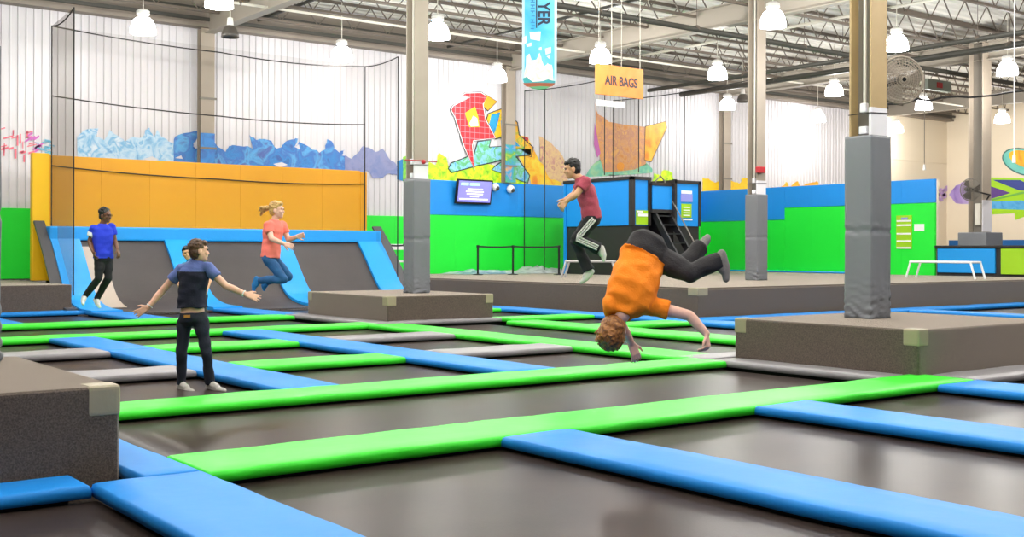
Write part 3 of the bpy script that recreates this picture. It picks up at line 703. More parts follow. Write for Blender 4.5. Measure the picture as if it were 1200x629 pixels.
layer('pink_strokes', pk, mat('paint_pink', '#f2788c', .5), t, 0); layer('violet_strokes', vi, mat('paint_orchid', '#cf6cc0', .5), t, 1); layer('teal_strokes', te, mat('paint_teal', '#6fb9d6', .5), t, 2)

t = empty('painted_mural', (23, YM, 4.5), 'bright graffiti with a red brick-patterned letter above the screen', 'mural')
def g1(pts): return [(500+a*.2067, 90+b*.2067) for a, b in pts]
def grow(pts, d):
    """offset a polygon outwards by d pixels"""
    n = len(pts); area = sum(pts[i][0]*pts[(i+1) % n][1]-pts[(i+1) % n][0]*pts[i][1] for i in range(n)); sg = 1 if area > 0 else -1; out = []
    for i in range(n):
        p0, p1, p2 = V(pts[i-1]+(0,)), V(pts[i]+(0,)), V(pts[(i+1) % n]+(0,))
        e1 = (p1-p0).normalized(); e2 = (p2-p1).normalized(); n1 = V((e1.y, -e1.x, 0))*sg; n2 = V((e2.y, -e2.x, 0))*sg
        m_ = n1+n2
        if m_.length < .3: m_ = n1
        m_.normalize(); out.append((p1.x+m_.x*d, p1.y+m_.y*d))
    return out
red = g1([(138,186),(150,165),(245,116),(203,107),(215,94),(305,91),(340,112),(316,156),(332,245),(387,346),(262,360),(256,390),(270,524),(215,400),(160,228)])
wing = g1([(125,520),(140,490),(270,440),(290,370),(360,360),(350,400),(540,390),(590,410),(590,440),(480,450),(380,480),(290,500),(140,540)])
blu = g1([(340,240),(350,210),(420,185),(450,205),(510,260),(520,330),(600,400),(590,450),(450,400),(420,340),(390,350)])
wing2 = g1([(370,525),(400,500),(480,450),(510,460),(580,560),(570,600)])
PK = mat('paint_black', '#1d1f28', .5); PW = mat('paint_white', '#f6f3f4', .5)
LIME = ramp_mat('paint_lime', ['#6fbf12', '#b5e61a', '#e6ee20', '#8fd016'], 4)
layer('lime_splash', [rough(g1([(10,575),(12,480),(50,500),(70,430),(110,455),(120,500),(150,540),(160,520),(280,495),(380,500),(480,560),(560,600),(560,625),(20,625)]), 1.3, 3, 9)], LIME, t, 0)
layer('orange_swirl', [g1([(520,330),(570,340),(600,400),(640,480),(760,580),(770,640),(600,640),(580,560),(520,450),(590,440)])], ramp_mat('paint_gold', ['#f08a10', '#f9c21a', '#f7dd3c'], 3), t, 1)
layer('feather', [rough(g1([(635,335),(700,370),(770,450),(800,520),(800,610),(700,580),(640,470)]), 1.5, 3, 2)], ramp_mat('paint_dusty_pink', ['#c98e86', '#dcb08c', '#e7c58b', '#bb7a80'], 4), t, 2)
layer('red_flash', [g1([(520,335),(575,345),(572,392),(520,362)])], mat('paint_red', '#c81f2e', .5), t, 2)
layer('outline', [grow(wing, 1.3), grow(wing2, 1.3), grow(blu, 1.3)], PK, t, 3)
layer('sky_blue_wing', [wing, wing2], ramp_mat('paint_sky', ['#3fa5d8', '#8fcdf0', '#5ab86a', '#a9d8f2'], 4), t, 4)
layer('gold_letter', [blu], ramp_mat('paint_amber', ['#e89a12', '#f4c022', '#5aa845'], 4), t, 4)
layer('blue_letter', [g1([(352,270),(365,215),(415,200),(400,270),(378,330)]), g1([(418,250),(440,215),(462,320),(530,395),(425,385)])], ramp_mat('paint_blue', ['#137fc0', '#1fa0d8', '#0f6aa8'], 4), t, 5)
layer('dark_outline', [grow(red, 1.6), grow(g1([(330,100),(395,140),(345,192),(318,165)]), .8)], PK, t, 5)
layer('white_outline', [grow(red, .9)], PW, t, 6)
layer('amber_side', [g1([(330,100),(395,140),(345,190),(320,165)])], mat('paint_amber_side', '#e2a41c', .5), t, 6)
BR = bpy.data.materials.new('paint_brick_red'); BR.use_nodes = True; nt = BR.node_tree; bb = nt.nodes['Principled BSDF']
br = nt.nodes.new('ShaderNodeTexBrick'); br.inputs['Color1'].default_value = lin('#d5202c'); br.inputs['Color2'].default_value = lin('#c81f2e'); br.inputs['Mortar'].default_value = lin('#e38a94')
br.inputs['Scale'].default_value = 1; br.offset = 0; br.inputs['Mortar Size'].default_value = .009; br.inputs['Brick Width'].default_value = .2; br.inputs['Row Height'].default_value = .2
tc = nt.nodes.new('ShaderNodeTexCoord'); mp = nt.nodes.new('ShaderNodeMapping'); mp.inputs['Rotation'].default_value = (math.radians(90), 0, .0)
nt.links.new(tc.outputs['Object'], mp.inputs['Vector']); nt.links.new(mp.outputs['Vector'], br.inputs['Vector']); nt.links.new(br.outputs['Color'], bb.inputs['Base Color'])
layer('red_letter', [red], BR, t, 7)
layer('letter_counter', [g1([(215,205),(272,168),(292,230),(298,285),(240,285)])], mat('paint_yellow', '#ecb91c', .5), t, 8)
layer('letter_gap', [g1([(240,265),(262,220),(285,235),(292,278),(250,282)])], PW, t, 9)
t = empty('painted_mural', (27, YM, 4.5), 'orange and teal painted creature on the wall behind the airbag net', 'mural')
def g5(pts): return [(680+a*.2542, 60+b*.2542) for a, b in pts]
layer('teal_paint', [rough(g5([(20,580),(60,520),(115,480),(140,570),(330,560),(330,540),(290,500),(60,560)]), 1, 2, 4)], ramp_mat('paint_green_teal', ['#4fae9a', '#7fc7a8', '#a7d3a0'], 3), t, 0)
layer('orange_body', [rough(g5([(68,240),(80,290),(130,325),(200,338),(300,350),(320,420),(300,520),(250,545),(110,560),(80,450)]), 1, 2, 8)], ramp_mat('paint_orange', ['#d98a3c', '#e0a060', '#c98a6a', '#ecae58'], 3), t, 1)
layer('dark_outline', [grow(g5([(300,348),(390,325),(396,352),(325,508),(296,500)]), 1.0)], mat('paint_brown', '#5b4a3a', .5), t, 2)
layer('gold_tail', [g5([(300,348),(390,325),(396,352),(325,508),(296,500)])], ramp_mat('paint_tail', ['#f0861a', '#f7b21e', '#f9c840'], 2), t, 3)
layer('magenta_edge', [g5([(65,330),(78,400),(92,470),(78,490),(62,430)])], mat('paint_magenta', '#c25fae', .5), t, 3)
layer('orange_spot', [[(727+4.6*math.cos(a*.524), 195+5*math.sin(a*.524)) for a in range(12)]], mat('paint_spot', '#f39a12', .5), t, 4)
t = empty('painted_mural', (30, YM, 3.7), 'lime painted bush on the wall above the stair of the booth', 'mural')
layer('lime_paint', [rough([(764,212),(766,203),(773,206),(778,199),(788,203),(790,212)], 1.2, 3, 5)], LIME, t, 0)
t = empty('painted_mural', (36, YM, 3.7), 'yellow painted bushes on the wall above the right-hand blue padding', 'mural')
YP = ramp_mat('paint_sun', ['#f2b800', '#fbd21c', '#f7c40c'], 3)
layer('yellow_paint', [rough([(822,226),(823,208),(832,211),(838,214),(846,212),(848,226)], 1.4, 3, 5), rough([(845,226),(846,212),(852,208),(858,212),(866,215),(872,208),(880,210),(880,228)], 1.4, 3, 6)], YP, t, 0)
layer('amber_flames', [rough([(893,226),(905,219),(914,222),(921,213),(924,220),(934,212),(938,218),(950,214),(957,212),(960,220),(975,224)], 1, 3, 7)], mat('paint_flame', '#f0a81c', .5), t, 1)
t = empty('painted_mural', (20.2, YM, 3.8), 'narrow blue and green painted strip beside the middle column', 'mural')
layer('blue_paint', [[(465,189),(472,186),(472,212),(465,210)]], mat('paint_cobalt', '#0f7ab8', .5), t, 0); layer('green_paint', [[(472,184),(480,181),(480,214),(472,212)]], ramp_mat('paint_leaf', ['#2f9e5a', '#8fd016'], 5), t, 1)
# murals on the cream end wall
def xlayer(nm, polys, m, parent, k):
    bm = B()
    for p in polys: prism(bm, [on_x(a, b, XW-.01-.012*k) for a, b in p], (.008, 0, 0))
    return link(nm, bm, m, parent)
t = empty('painted_mural', (XW-.02, 28.5, 3.2), 'blue, purple and lime painted shapes on the cream end wall', 'mural')
def gr(pts): return [(1130+a*.159, 160+b*.159) for a, b in pts]
LG = mat('paint_bright_lime', '#a5dc14', .5)
xlayer('lime_shape', [gr([(160,300),(430,305),(470,330),(470,620),(440,590),(375,615),(370,565),(160,575)])], LG, t, 0)
xlayer('navy_paint', [gr([(205,318),(410,320),(470,350),(470,400),(400,395)])], mat('paint_navy', '#2a3f95', .5), t, 1)
xlayer('purple_paint', [gr([(162,355),(340,415),(190,460),(162,462)])], mat('paint_purple', '#5a3a8c', .5), t, 1)
xlayer('blue_paint', [gr([(162,480),(420,470),(470,480),(470,540),(162,530)])], ramp_mat('paint_azure', ['#1c86d0', '#5cb4ea', '#2a98dd'], 2), t, 1)
xlayer('green_stroke', [gr([(165,470),(250,448),(430,405),(470,412),(300,450),(180,478)])], mat('paint_mid_green', '#6fb84a', .5), t, 2)
t = empty('painted_mural', (XW-.02, 27.8, 5), 'teal-rimmed orange painted oval on the cream end wall', 'mural')
def ov(cx, cy, a, b, rot, n=28): return [(cx+a*math.cos(i*6.2832/n)*math.cos(rot)-b*math.sin(i*6.2832/n)*math.sin(rot), cy+a*math.cos(i*6.2832/n)*math.sin(rot)+b*math.sin(i*6.2832/n)*math.cos(rot)) for i in range(n)]
xlayer('dark_rim', [ov(1201, 190, 28, 15.5, .3)], mat('paint_dark_teal', '#2f6f6a', .5), t, 0); xlayer('teal_rim', [ov(1201, 190, 26.5, 14, .3)], ramp_mat('paint_aqua', ['#4fc0b0', '#8fdcd6'], 1), t, 1)
xlayer('orange_centre', [ov(1203, 187, 22, 9.5, .3)], ramp_mat('paint_sunset', ['#e08a12', '#f6c81a', '#f3a81c'], 1), t, 2)
t = empty('painted_mural', (XW-.02, 31, 3.4), 'purple painted cloud on the cream wall behind the small fan', 'mural')
xlayer('purple_cloud', [rough([(1112,228),(1118,220),(1126,214),(1134,212),(1150,214),(1160,222),(1158,238),(1140,240),(1120,238)], 1.5, 3, 3)], ramp_mat('paint_lavender', ['#8a6fc0', '#b39ad8', '#cdbbe2'], 1.2), t, 0)
bm = B()
for i in range(14):
    a, b = 1092+random.uniform(0, 16), 216+random.uniform(0, 20); prism(bm, [on_y(a+u, b+v, YW-.075) for u, v in ((0, 0), (4, -2), (5, 1), (1, 3))], (0, .006, 0))
link('lavender_flecks', bm, mat('paint_pale_lavender', '#c9a9dc', .5), t)
# ------------------------------------------------------------------ roof: girders, joists, pipes
for i, (x, lb) in enumerate(((12.75, 'nearest'), (23.45, 'second'), (34.1, 'third'), (44.8, 'farthest'))):
    t = empty('roof_girder', (x, 16, 7.45), ['grey roof girder running to the wall column behind the orange wall', 'grey roof girder above the hanging orange sign', 'grey roof girder above the exit unit on the right', 'far grey roof girder at the cream end wall'][i], 'roof beam')
    bm = B(); box(bm, x-.14, x+.14, -4, YW-.45, 7.45, 7.48); box(bm, x-.14, x+.14, -4, YW-.45, 8.02, 8.05); link('flange', bm, M['girder'], t)
    bm = B(); box(bm, x-.012, x+.012, -4, YW-.45, 7.48, 8.02); link('web', bm, M['girder'], t)
def joist(x0, x1, label):
    t = empty('roof_joist', ((x0+x1)/2, 0, 8.06), label, 'roof joist', 'steel roof joists')
    for nm, z0, z1 in (('top_chord', 8.62, 8.70), ('bottom_chord', 7.86, 7.93)):
        bm = B(); box(bm, x0, x1, -.045, .045, z0, z1); link(nm, bm, M['truss'], t)
    bm = B(); n = 9; w = (x1-x0)/n
    for i in range(n):
        a, m_, b = x0+w*i, x0+w*(i+.5), x0+w*(i+1)
        bar(bm, (a, 0, 8.64), (m_, 0, 7.9), .02, n=5); bar(bm, (m_, 0, 7.9), (b, 0, 8.64), .017, n=5)
    link('web', bm, M['truss'], t); return t
spans = [(2.1, 12.7), (12.8, 23.4), (23.5, 34.05), (34.15, 44.75), (44.85, XW-.05)]
for si, (x0, x1) in enumerate(spans):
    j0 = None
    for k in range(10):
        y = 12.6+k*1.93
        if j0 is None: j = j0 = joist(x0, x1, 'open-web steel joist under the pale roof deck')
        else: j = copy_tree(j0)
        j.location.y = y
def pipe(pts, r, m, label, hangers=(), cat='pipe'):
    t = empty('sprinkler_pipe' if m != 'lightpipe' else 'conduit', pts[0], label, cat)
    bm = B(); tube(bm, pts, r, 10); link('pipe_run', bm, M[m], t)
    for h in hangers:
        bm = B(); bar(bm, (h[0], h[1], h[2]), (h[0], h[1], 8.7), .01, n=6); bar(bm, (h[0]-.02, h[1]-.02, h[2]-.02), (h[0]+.02, h[1]+.02, h[2]+.05), r*1.25, n=8); link('hanger', bm, M['truss'], t)
pipe([(4, 21.35, 7.3), (44, 21.35, 7.3)], .075, 'darkpipe', 'dark sprinkler pipe crossing behind the top of the blue banner', [(x, 21.35, 7.3) for x in (15, 19, 22.5, 27, 31)])
pipe([(29.7, 6, 7.3), (29.7, 30.6, 7.3)], .07, 'darkpipe', 'upper dark sprinkler pipe above the big wall fan', [(29.7, y, 7.3) for y in (10, 14.5, 17.5, 22, 26)])
pipe([(31.4, 6, 7.3), (31.4, 30.6, 7.3)], .10, 'darkpipe', 'thick lower dark pipe above the big wall fan', [(31.4, y, 7.3) for y in (10, 14.5, 17.5, 22, 26)])
pipe([(8.8, 27.0, 7.55), (45, 27.0, 7.55)], .035, 'lightpipe', 'thin pale conduit running along under the far joists', [(x, 27.0, 7.55) for x in (12, 18, 25, 32)])
pipe([(14.2, 19.5, 8.0), (14.2, 30.7, 8.0)], .05, 'darkpipe', 'dark pipe rising across the roof left of the middle column')
pipe([(20.8, 17.5, 7.95), (20.8, 30.7, 7.95)], .045, 'darkpipe', 'dark pipe running across the roof behind the blue banner')
pipe([(26.9, 14, 7.95), (26.9, 30.7, 7.95)], .045, 'lightpipe', 'pale conduit above the orange hanging sign')
pipe([(36.5, 14, 7.9), (36.5, 30.7, 7.9)], .05, 'darkpipe', 'dark pipe beyond the third roof girder')
pipe([(6, 24.6, 8.0), (45, 24.6, 8.0)], .035, 'darkpipe', 'thin dark pipe along the roof in front of the far lamps')
t = empty('air_duct', (16.0, 21.6, 7.7), 'greenish grey sheet duct end under the roof right of the middle column', 'duct')
bm = B(); box(bm, 15.1, 16.7, 20.5, 22.7, 7.75, 8.5, .02, 1); link('duct_body', bm, M['hvac'], t)
bm = B(); box(bm, 15.0, 16.8, 20.4, 22.8, 7.69, 7.75); link('duct_flange', bm, M['girder'], t)

# ------------------------------------------------------------------ high-bay lamps
def lamp(x, y, z, label, on=True, energy=430, group=None):
    t = empty('high_bay_lamp', (x, y, z), label, 'lamp', group)
    if on:
        bm = B(); lathe(bm, [(.10, .41), (.17, .385), (.235, .325), (.28, .22), (.305, .10), (.31, 0), (.30, 0), (.295, .10), (.27, .21), (.225, .31), (.16, .37), (.10, .39)], (x, y, z), 28); link('shade', bm, M['lampglass'], t, smooth=True)
        bm = B(); lathe(bm, [(0, .40), (.11, .40), (.12, .45), (.16, .47), (.16, .56), (.10, .60), (0, .60)], (x, y, z), 20); link('housing', bm, M['lampcap'], t, smooth=False)
        ld = bpy.data.lights.new('bulb', 'POINT'); ld.energy = energy; ld.shadow_soft_size = .24; ld.color = (1, .965, .91)
        lo = bpy.data.objects.new('bulb', ld); COL.objects.link(lo); lo.parent = t; lo.location = (0, 0, -.26)
    else:
        bm = B(); lathe(bm, [(0, .3), (.1, .3), (.16, .24), (.22, .08), (.23, 0), (.2, 0), (.14, .2), (0, .24)], (x, y, z), 20); link('shade', bm, M['lampoff'], t, smooth=True)
        bm = B(); lathe(bm, [(0, .28), (.09, .28), (.07, .5), (0, .5)], (x, y, z), 14); link('housing', bm, M['lampcap'], t)
    bm = B(); bar(bm, (x, y, z+.48 if not on else z+.58), (x, y, 8.7), .012, n=6); link('suspension_rod', bm, M['lightpipe'], t)
LAMPS = [(905,22,'glowing bell lamp at the head of the walkway column, largest in view'),(512,36,'glowing bell lamp just right of the top of the middle column'),(400,63,'glowing bell lamp above the right half of the orange wall net'),(582,88,'glowing bell lamp above the red graffiti letter'),(703,65,'glowing bell lamp above the orange hanging sign'),(167,30,'glowing bell lamp above the left half of the orange wall net'),(256,-2,'glowing bell lamp cut by the top edge on the left'),(1050,50,'glowing bell lamp touching the right edge of the ochre column'),(840,85,'glowing bell lamp left of the walkway column, upper of two'),(852,122,'glowing bell lamp left of the walkway column, lower of two'),(977,105,'glowing bell lamp between the walkway and ochre columns, upper of two'),(958,137,'glowing bell lamp between the walkway and ochre columns, lower of two'),(1082,122,'glowing bell lamp below the big wall fan on its right'),(1050,150,'small glowing bell lamp low beside the ochre column'),(1180,80,'glowing bell lamp at the right edge beside the far column'),(1174,138,'glowing bell lamp above the painted oval at the right edge')]
ZL = 6.72
for px, py, lb in LAMPS:
    p = at_depth(px, py, 1); r = p-V((0, 0, EYE)); d = (6.9-EYE)/r.z; q = V((0, 0, EYE))+r*d
    lamp(q.x, q.y, ZL-.02, lb, energy=430 if q.y < 26 else 210)
for px, py, lb in ((269, 37, 'unlit dark bell lamp near the top left, before the net'), (870, 115, 'unlit dark bell lamp just left of the walkway column')):
    p = at_depth(px, py, 1); r = p-V((0, 0, EYE)); d = (6.95-EYE)/r.z; q = V((0, 0, EYE))+r*d
    lamp(q.x, q.y, 6.8, lb, False)
# the same lamps carry on over the rest of the hall
for x in (-1.2, 4.4, 10.0, 15.8, 21.5):
    for y in (1.0, 6.7, 12.4, 18.2):
        if x > 20 and y > 17: continue
        lamp(x, y, 6.7, 'glowing bell lamp above the top edge of the photo', group='lamps above the top of the photo')
for x in (27.2, 33): lamp(x, 12.4, 6.7, 'glowing bell lamp above the top edge of the photo', group='lamps above the top of the photo')
lamp(4.4, 24.2, 6.7, 'glowing bell lamp above the top edge of the photo', group='lamps above the top of the photo')

# ------------------------------------------------------------------ hanging signs
t = empty('hanging_sign', at_depth(726, 95, 26), 'orange hanging sign lettered AIR BAGS in black', 'sign')
p = at_depth(697.5, 110, 26); x0, ys, z0 = p.x, p.y, p.z; W_, H_ = 1.50, .70
bm = B(); box(bm, x0, x0+W_, ys, ys+.03, z0, z0+H_, .006, 1); pn_ = link('panel', bm, ramp_mat('orange_sign', ['#f0811c', '#f5923a', '#ef7a16'], 1.4), t)
bm = text_bm('AIR BAGS', .30, (x0+W_*.53, ys-.004, z0+.25), (1, 0, 0), (0, 0, 1), .003, .007, 'CENTER')
for v in bm.verts: v.co.x = (x0+W_*.53)+(v.co.x-(x0+W_*.53))*.80
link('lettering', bm, mat('sign_ink', '#2b2a35', .5), pn_)
for xx in (x0+.5, x0+W_-.1): bm = B(); bar(bm, (xx, ys+.015, z0+H_), (xx, ys+.015, 8.65), .008, n=6); link('hanging_wire', bm, M['lightpipe'], t)
# sheer plate dangling below it
bm = B(); box(bm, x0+.12, x0+1.0, ys+.1, ys+.13, z0-.24, z0-.10, .004, 1); o = link('light_strip', bm, M['white']); tag(o, 'small white light strip just below the orange hanging sign', 'light')
bm = B()
for xx in (x0+.2, x0+.9): bar(bm, (xx, ys+.115, z0-.1), (xx, ys+.115, 8.65), .006, n=6)
link('hanging_wire', bm, M['lightpipe'], o)
# deck-shaped banner
d = 24.0; mpx = d/FPX; t = empty('hanging_banner', at_depth(631, 105, d), 'blue rounded hanging banner with vertical dark lettering YER', 'banner')
o0 = at_depth(631.5, 104, d); xd = V((1, -.0, 0)); xd = RGT.copy(); nd = -FWD
hw = 20.3*mpx; zb = o0.z; ztop = 8.5
def bp(a, z, k=0): return V((o0.x, o0.y, 0))+xd*a+nd*k+V((0, 0, z))
def outline(hw, zb, zt, rr, n=14):
    pts = [(-hw, zt)]
    for i in range(n+1):
        a = math.pi+math.pi*i/n; pts.append((hw*math.cos(a), zb+rr+rr*math.sin(a)))
    return pts+[(hw, zt)]
ol = outline(hw, zb, ztop, hw*.62)
bm = B(); prism(bm, [bp(a, z) for a, z in ol], -nd*.05); link('rim', bm, mat('banner_rim', '#c2e2f7', .5), t)
ol2 = outline(hw*.86, zb+.02, ztop-.02, hw*.6)
bm = B(); prism(bm, [bp(a, z, .006) for a, z in ol2], -nd*.004); bface = link('blue_face', bm, ramp_mat('banner_blue', ['#3bb4ea', '#5cc4f2', '#86d3f6'], 1.2), t)
def bpix(px, py): return ((px-631.5)*mpx, zb+(104-py)*mpx)
def bl(nm, polys, m, k):
    for p in polys:
        bm = B(); prism(bm, [bp(*bpix(a, b), .006+.004*k) for a, b in p], -nd*.003); link(nm, bm, m, bface)
bl('cream_cloud', [rough([(614,96),(616,66),(620,63),(622,72),(628,70),(632,62),(634,70),(637,78),(641,74),(646,76),(648,95),(632,99)], .8, 3, 2)], ramp_mat('banner_cloud', ['#f1e2c8', '#f6efe6', '#e9d6bd'], 6), 1)
bl('teal_band', [rough([(612,92),(617,90),(624,96),(636,95),(642,93),(650,95),(649,99),(614,99)], .5, 2, 3)], mat('banner_teal', '#2f9fa8', .5), 2)
bl('brown_band', [[(612.5,97.5),(631,97),(650,97.5),(647,101),(638,103),(625,103),(616,101.5)]], mat('banner_brown', '#9c4a22', .5), 3)
bl('green_band', [[(619,102),(632,101),(645,101.6),(639,104.2),(631,105),(624,104.4)]], mat('banner_green', '#4f9a6a', .5), 4)
bl('white_fleck', [[(620,38),(633,37),(632,48),(621,46)], [(638,57),(645,55),(645,62),(639,64)], [(611,45),(616,42),(617,50),(612,52)], [(616,52),(622,50),(622,54),(617,55)], [(631,56),(634,55),(634,59),(631,59)], [(640,66),(644,65),(643,69)]], M['white'], 2)
INK = mat('banner_ink', '#1e2a45', .5)
a0, zz0 = bpix(630.0, 3); bm = text_bm('YER', 19.5*mpx, bp(a0, zz0, .014), (0, 0, -1), xd, .002, .010)
c0 = bp(a0, zz0)
for v in bm.verts: v.co.z = c0.z+(v.co.z-c0.z)*.80
link('lettering', bm, INK, bface)
bl('underline', [[(627.3,-40),(628.6,-40),(628.6,33),(627.3,33)]], INK, 2)
SINK = mat('banner_small_ink', '#2a7fc0', .5)
for q0, q1, pr in ((-5, -3.6, (0, 5)), (-1, .4, (0, 5)), (2, 3, (0, 5)), (5.6, 6.8, (0, 5)), (9.2, 10.2, (0, 5)), (12.6, 13.7, (0, 5)), (18.4, 19.4, (1, 5)), (22.8, 24, (0, 4)), (26, 27, (0, 5)), (29.5, 30.6, (1, 5)), (33, 34.2, (0, 4))):
    bl('small_lettering', [[(621+pr[0], q0), (621+pr[1], q0), (621+pr[1], q1), (621+pr[0], q1)]], SINK, 2)
for q0 in (-1, 5.6, 12.6, 22.8): bl('small_lettering', [[(623, q0), (624, q0), (624, q0+3), (623, q0+3)]], SINK, 2)
bm = B(); bar(bm, bp(0, ztop), bp(0, 8.7), .01, n=6); link('hanging_wire', bm, M['lightpipe'], t)

# ------------------------------------------------------------------ fans
def fan(c, nrm, r, label, arm, rings=9, cm='fan', bmn='fanblade'):
    c = V(c); n = V(nrm).normalized(); s = n.cross(UP).normalized(); u = s.cross(n)
    t = empty('wall_fan', c-V((0, 0, r)), label, 'fan')
    bm = B()
    for k in range(1, rings+1):
        rr = r*k/rings; dep = .10*(1-(k/rings)**2)+.02
        for sg in (1, -1):
            pts = [c+n*sg*dep+(s*math.cos(i*.2618)+u*math.sin(i*.2618))*rr for i in range(25)]
            for a, b in zip(pts[:-1], pts[1:]): bar(bm, a, b, .004, n=4)
    for i in range(36):
        a = i*math.pi/18; dd = s*math.cos(a)+u*math.sin(a)
        for sg in (1, -1): bar(bm, c+n*sg*.12+dd*.03, c+n*sg*.02+dd*r, .003, n=4)
    link('cage', bm, M[cm], t)
    bm = B(); pts = [c+(s*math.cos(i*.2618)+u*math.sin(i*.2618))*r for i in range(25)]
    for a, b in zip(pts[:-1], pts[1:]): bar(bm, a, b, .014, n=6)
    link('rim', bm, M[cm], t)
    for k in range(3):
        bm = B(); a = k*2.094+.5; d1 = s*math.cos(a)+u*math.sin(a); d2 = s*math.cos(a+.9)+u*math.sin(a+.9)
        prism(bm, [c+d1*.05+n*.04, c+d1*r*.9+n*.05, c+(d1+d2).normalized()*r*.93, c+d2*r*.85-n*.05, c+d2*.05-n*.04], n*.006); link('blade', bm, M[bmn], t)
    bm = B(); bar(bm, c-n*.22, c+n*.05, .07, n=14); link('motor', bm, M['frame'], t)
    bm = B(); tube(bm, [c-n*.2, V(arm[0]), V(arm[1])], .025); link('bracket', bm, M['frame'], t)
    return t
pf = at_depth(1055, 94, 15.2)
fan(pf, (-.55, -.83, -.05), .31, 'large round caged fan fixed to the ochre column', [(12.9, 9.1, pf.z-.2), (12.86, 9.0, pf.z-.25)])
pf2 = on_y(1137, 222, 19.3)
fan(pf2, (-.45, -.9, -.1), .34, 'small dark caged fan on the far bare column', [(34, 19.6, pf2.z-.1), (34, 19.75, pf2.z-.3)], 9, 'steelweb', 'lampoff')
t = empty('exit_unit', on_y(1101, 100, 24), 'pale hanging unit with a small red panel, right of the big fan', 'sign')
q = on_y(1101, 100, 24); bm = B(); box(bm, q.x-.75, q.x+.75, 24, 24.2, q.z-.2, q.z+.2, .02, 1); link('case', bm, M['hvac'], t); bm = B(); box(bm, q.x-.2, q.x+.15, 23.98, 24.0, q.z-.1, q.z+.1); link('red_panel', bm, M['red'], t)
bm = B()
for dx in (-.6, .6): bar(bm, (q.x+dx, 24.1, q.z+.2), (q.x+dx, 24.1, 8.7), .01, n=6)
link('hanging_wire', bm, M['truss'], t)
for px, py0, py1, d, lb, cat, m in ((1188, 92, 186, 30, 'white drop rod with a small white end at the right edge', 'drop rod', 'white'), (1083, 130, 196, 40, 'dark drop rod with a white end left of the far bare column', 'drop rod', 'truss')):
    q = at_depth(px, py1, d); t = empty('drop_rod', q, lb, cat)
    bm = B(); bar(bm, q+V((0, 0, .08)), V((q.x, q.y, 8.7)), .013, n=8); link('rod', bm, M[m], t)
    bm = B(); bar(bm, q-V((0, 0, .1)), q+V((0, 0, .1)), .05, .035, n=12); link('end_cap', bm, M['white'], t)
t = empty('swag_cable', (36, 22, 7), 'black swag cable looping below the fan on the right', 'cable')
bm = B(); pts = [at_depth(a, b, 34) for a, b in ((1040, 122), (1060, 121), (1075, 116), (1090, 118), (1104, 114), (1122, 113), (1137, 114), (1160, 112), (1190, 107), (1230, 104))]
tube(bm, pts, .03, 6); link('cable_run', bm, M['rope'], t)
# ------------------------------------------------------------------ people
def cap(bm, p, q, r1, r2=None, n=14):
    p = V(p); q = V(q); r2 = r1 if r2 is None else r2
    for c, r in ((p, r1), (q, r2)): bmesh.ops.create_icosphere(bm, subdivisions=2, radius=r*1.02, matrix=Matrix.Translation(c))
    bar(bm, p, q, r1, r2, n)
def chain(bm, pts, rs):
    for i in range(len(pts)-1): cap(bm, pts[i], pts[i+1], rs[i], rs[i+1])
def ell(bm, c, ax, rad, n=20):
    """ellipsoid with axes ax (3 unit vectors) and radii rad"""
    mt = Matrix.Identity(4)
    for i in range(3):
        for j in range(3): mt[j][i] = ax[i][j]*rad[i]
    mt.translation = V(c)
    bmesh.ops.create_uvsphere(bm, u_segments=n, v_segments=n//2+2, radius=1, matrix=mt)
def loft(bm, rings, n=26, expo=2.3):
    """closed tube through super-ellipse rings (centre, u, v, a, b)"""
    out = []
    for c, u, v, a, b in rings:
        r = []
        for i in range(n):
            t = 2*math.pi*i/n; ct, st = math.cos(t), math.sin(t)
            r.append(bm.verts.new(V(c)+u*a*math.copysign(abs(ct)**(2/expo), ct)+v*b*math.copysign(abs(st)**(2/expo), st)))
        out.append(r)
    for a, b in zip(out[:-1], out[1:]):
        for i in range(n): bm.faces.new((a[i], a[(i+1) % n], b[(i+1) % n], b[i]))
    bm.faces.new(out[0]); bm.faces.new(list(reversed(out[-1])))
def remesh(bm, name, mats, parent, vox=.008, it=3, wr=0, wscale=14, pick=None):
    bmesh.ops.recalc_face_normals(bm, faces=bm.faces)
    me = bpy.data.meshes.new('tmp'); bm.to_mesh(me); bm.free()
    ob = bpy.data.objects.new('tmp', me); COL.objects.link(ob)
    m = ob.modifiers.new('r', 'REMESH'); m.mode = 'VOXEL'; m.voxel_size = vox; m.use_smooth_shade = True
    s = ob.modifiers.new('s', 'SMOOTH'); s.factor = .5; s.iterations = it
    bpy.context.view_layer.update()
    me2 = bpy.data.meshes.new_from_object(ob.evaluated_get(bpy.context.evaluated_depsgraph_get()))
    bpy.data.objects.remove(ob); bpy.data.meshes.remove(me)
    bm = B(); bm.from_mesh(me2); bpy.data.meshes.remove(me2)
    if wr:
        bm.normal_update()
        for v in bm.verts:
            q = v.co*wscale; v.co += v.normal*wr*(noise.noise(V((q.x, q.y, q.z*1.3)))+.6*noise.noise(V((q.x*.4+9, q.y*.4, q.z*1.1))))
    if pick:
        for f in bm.faces: f.material_index = pick(f.calc_center_median())
    return link(name, bm, mats, parent, smooth=True)
def frame_of(up, fwd):
    up = up.normalized(); s = fwd.cross(up).normalized(); f = up.cross(s).normalized(); return s, f, up   # right-hand side, forward, up
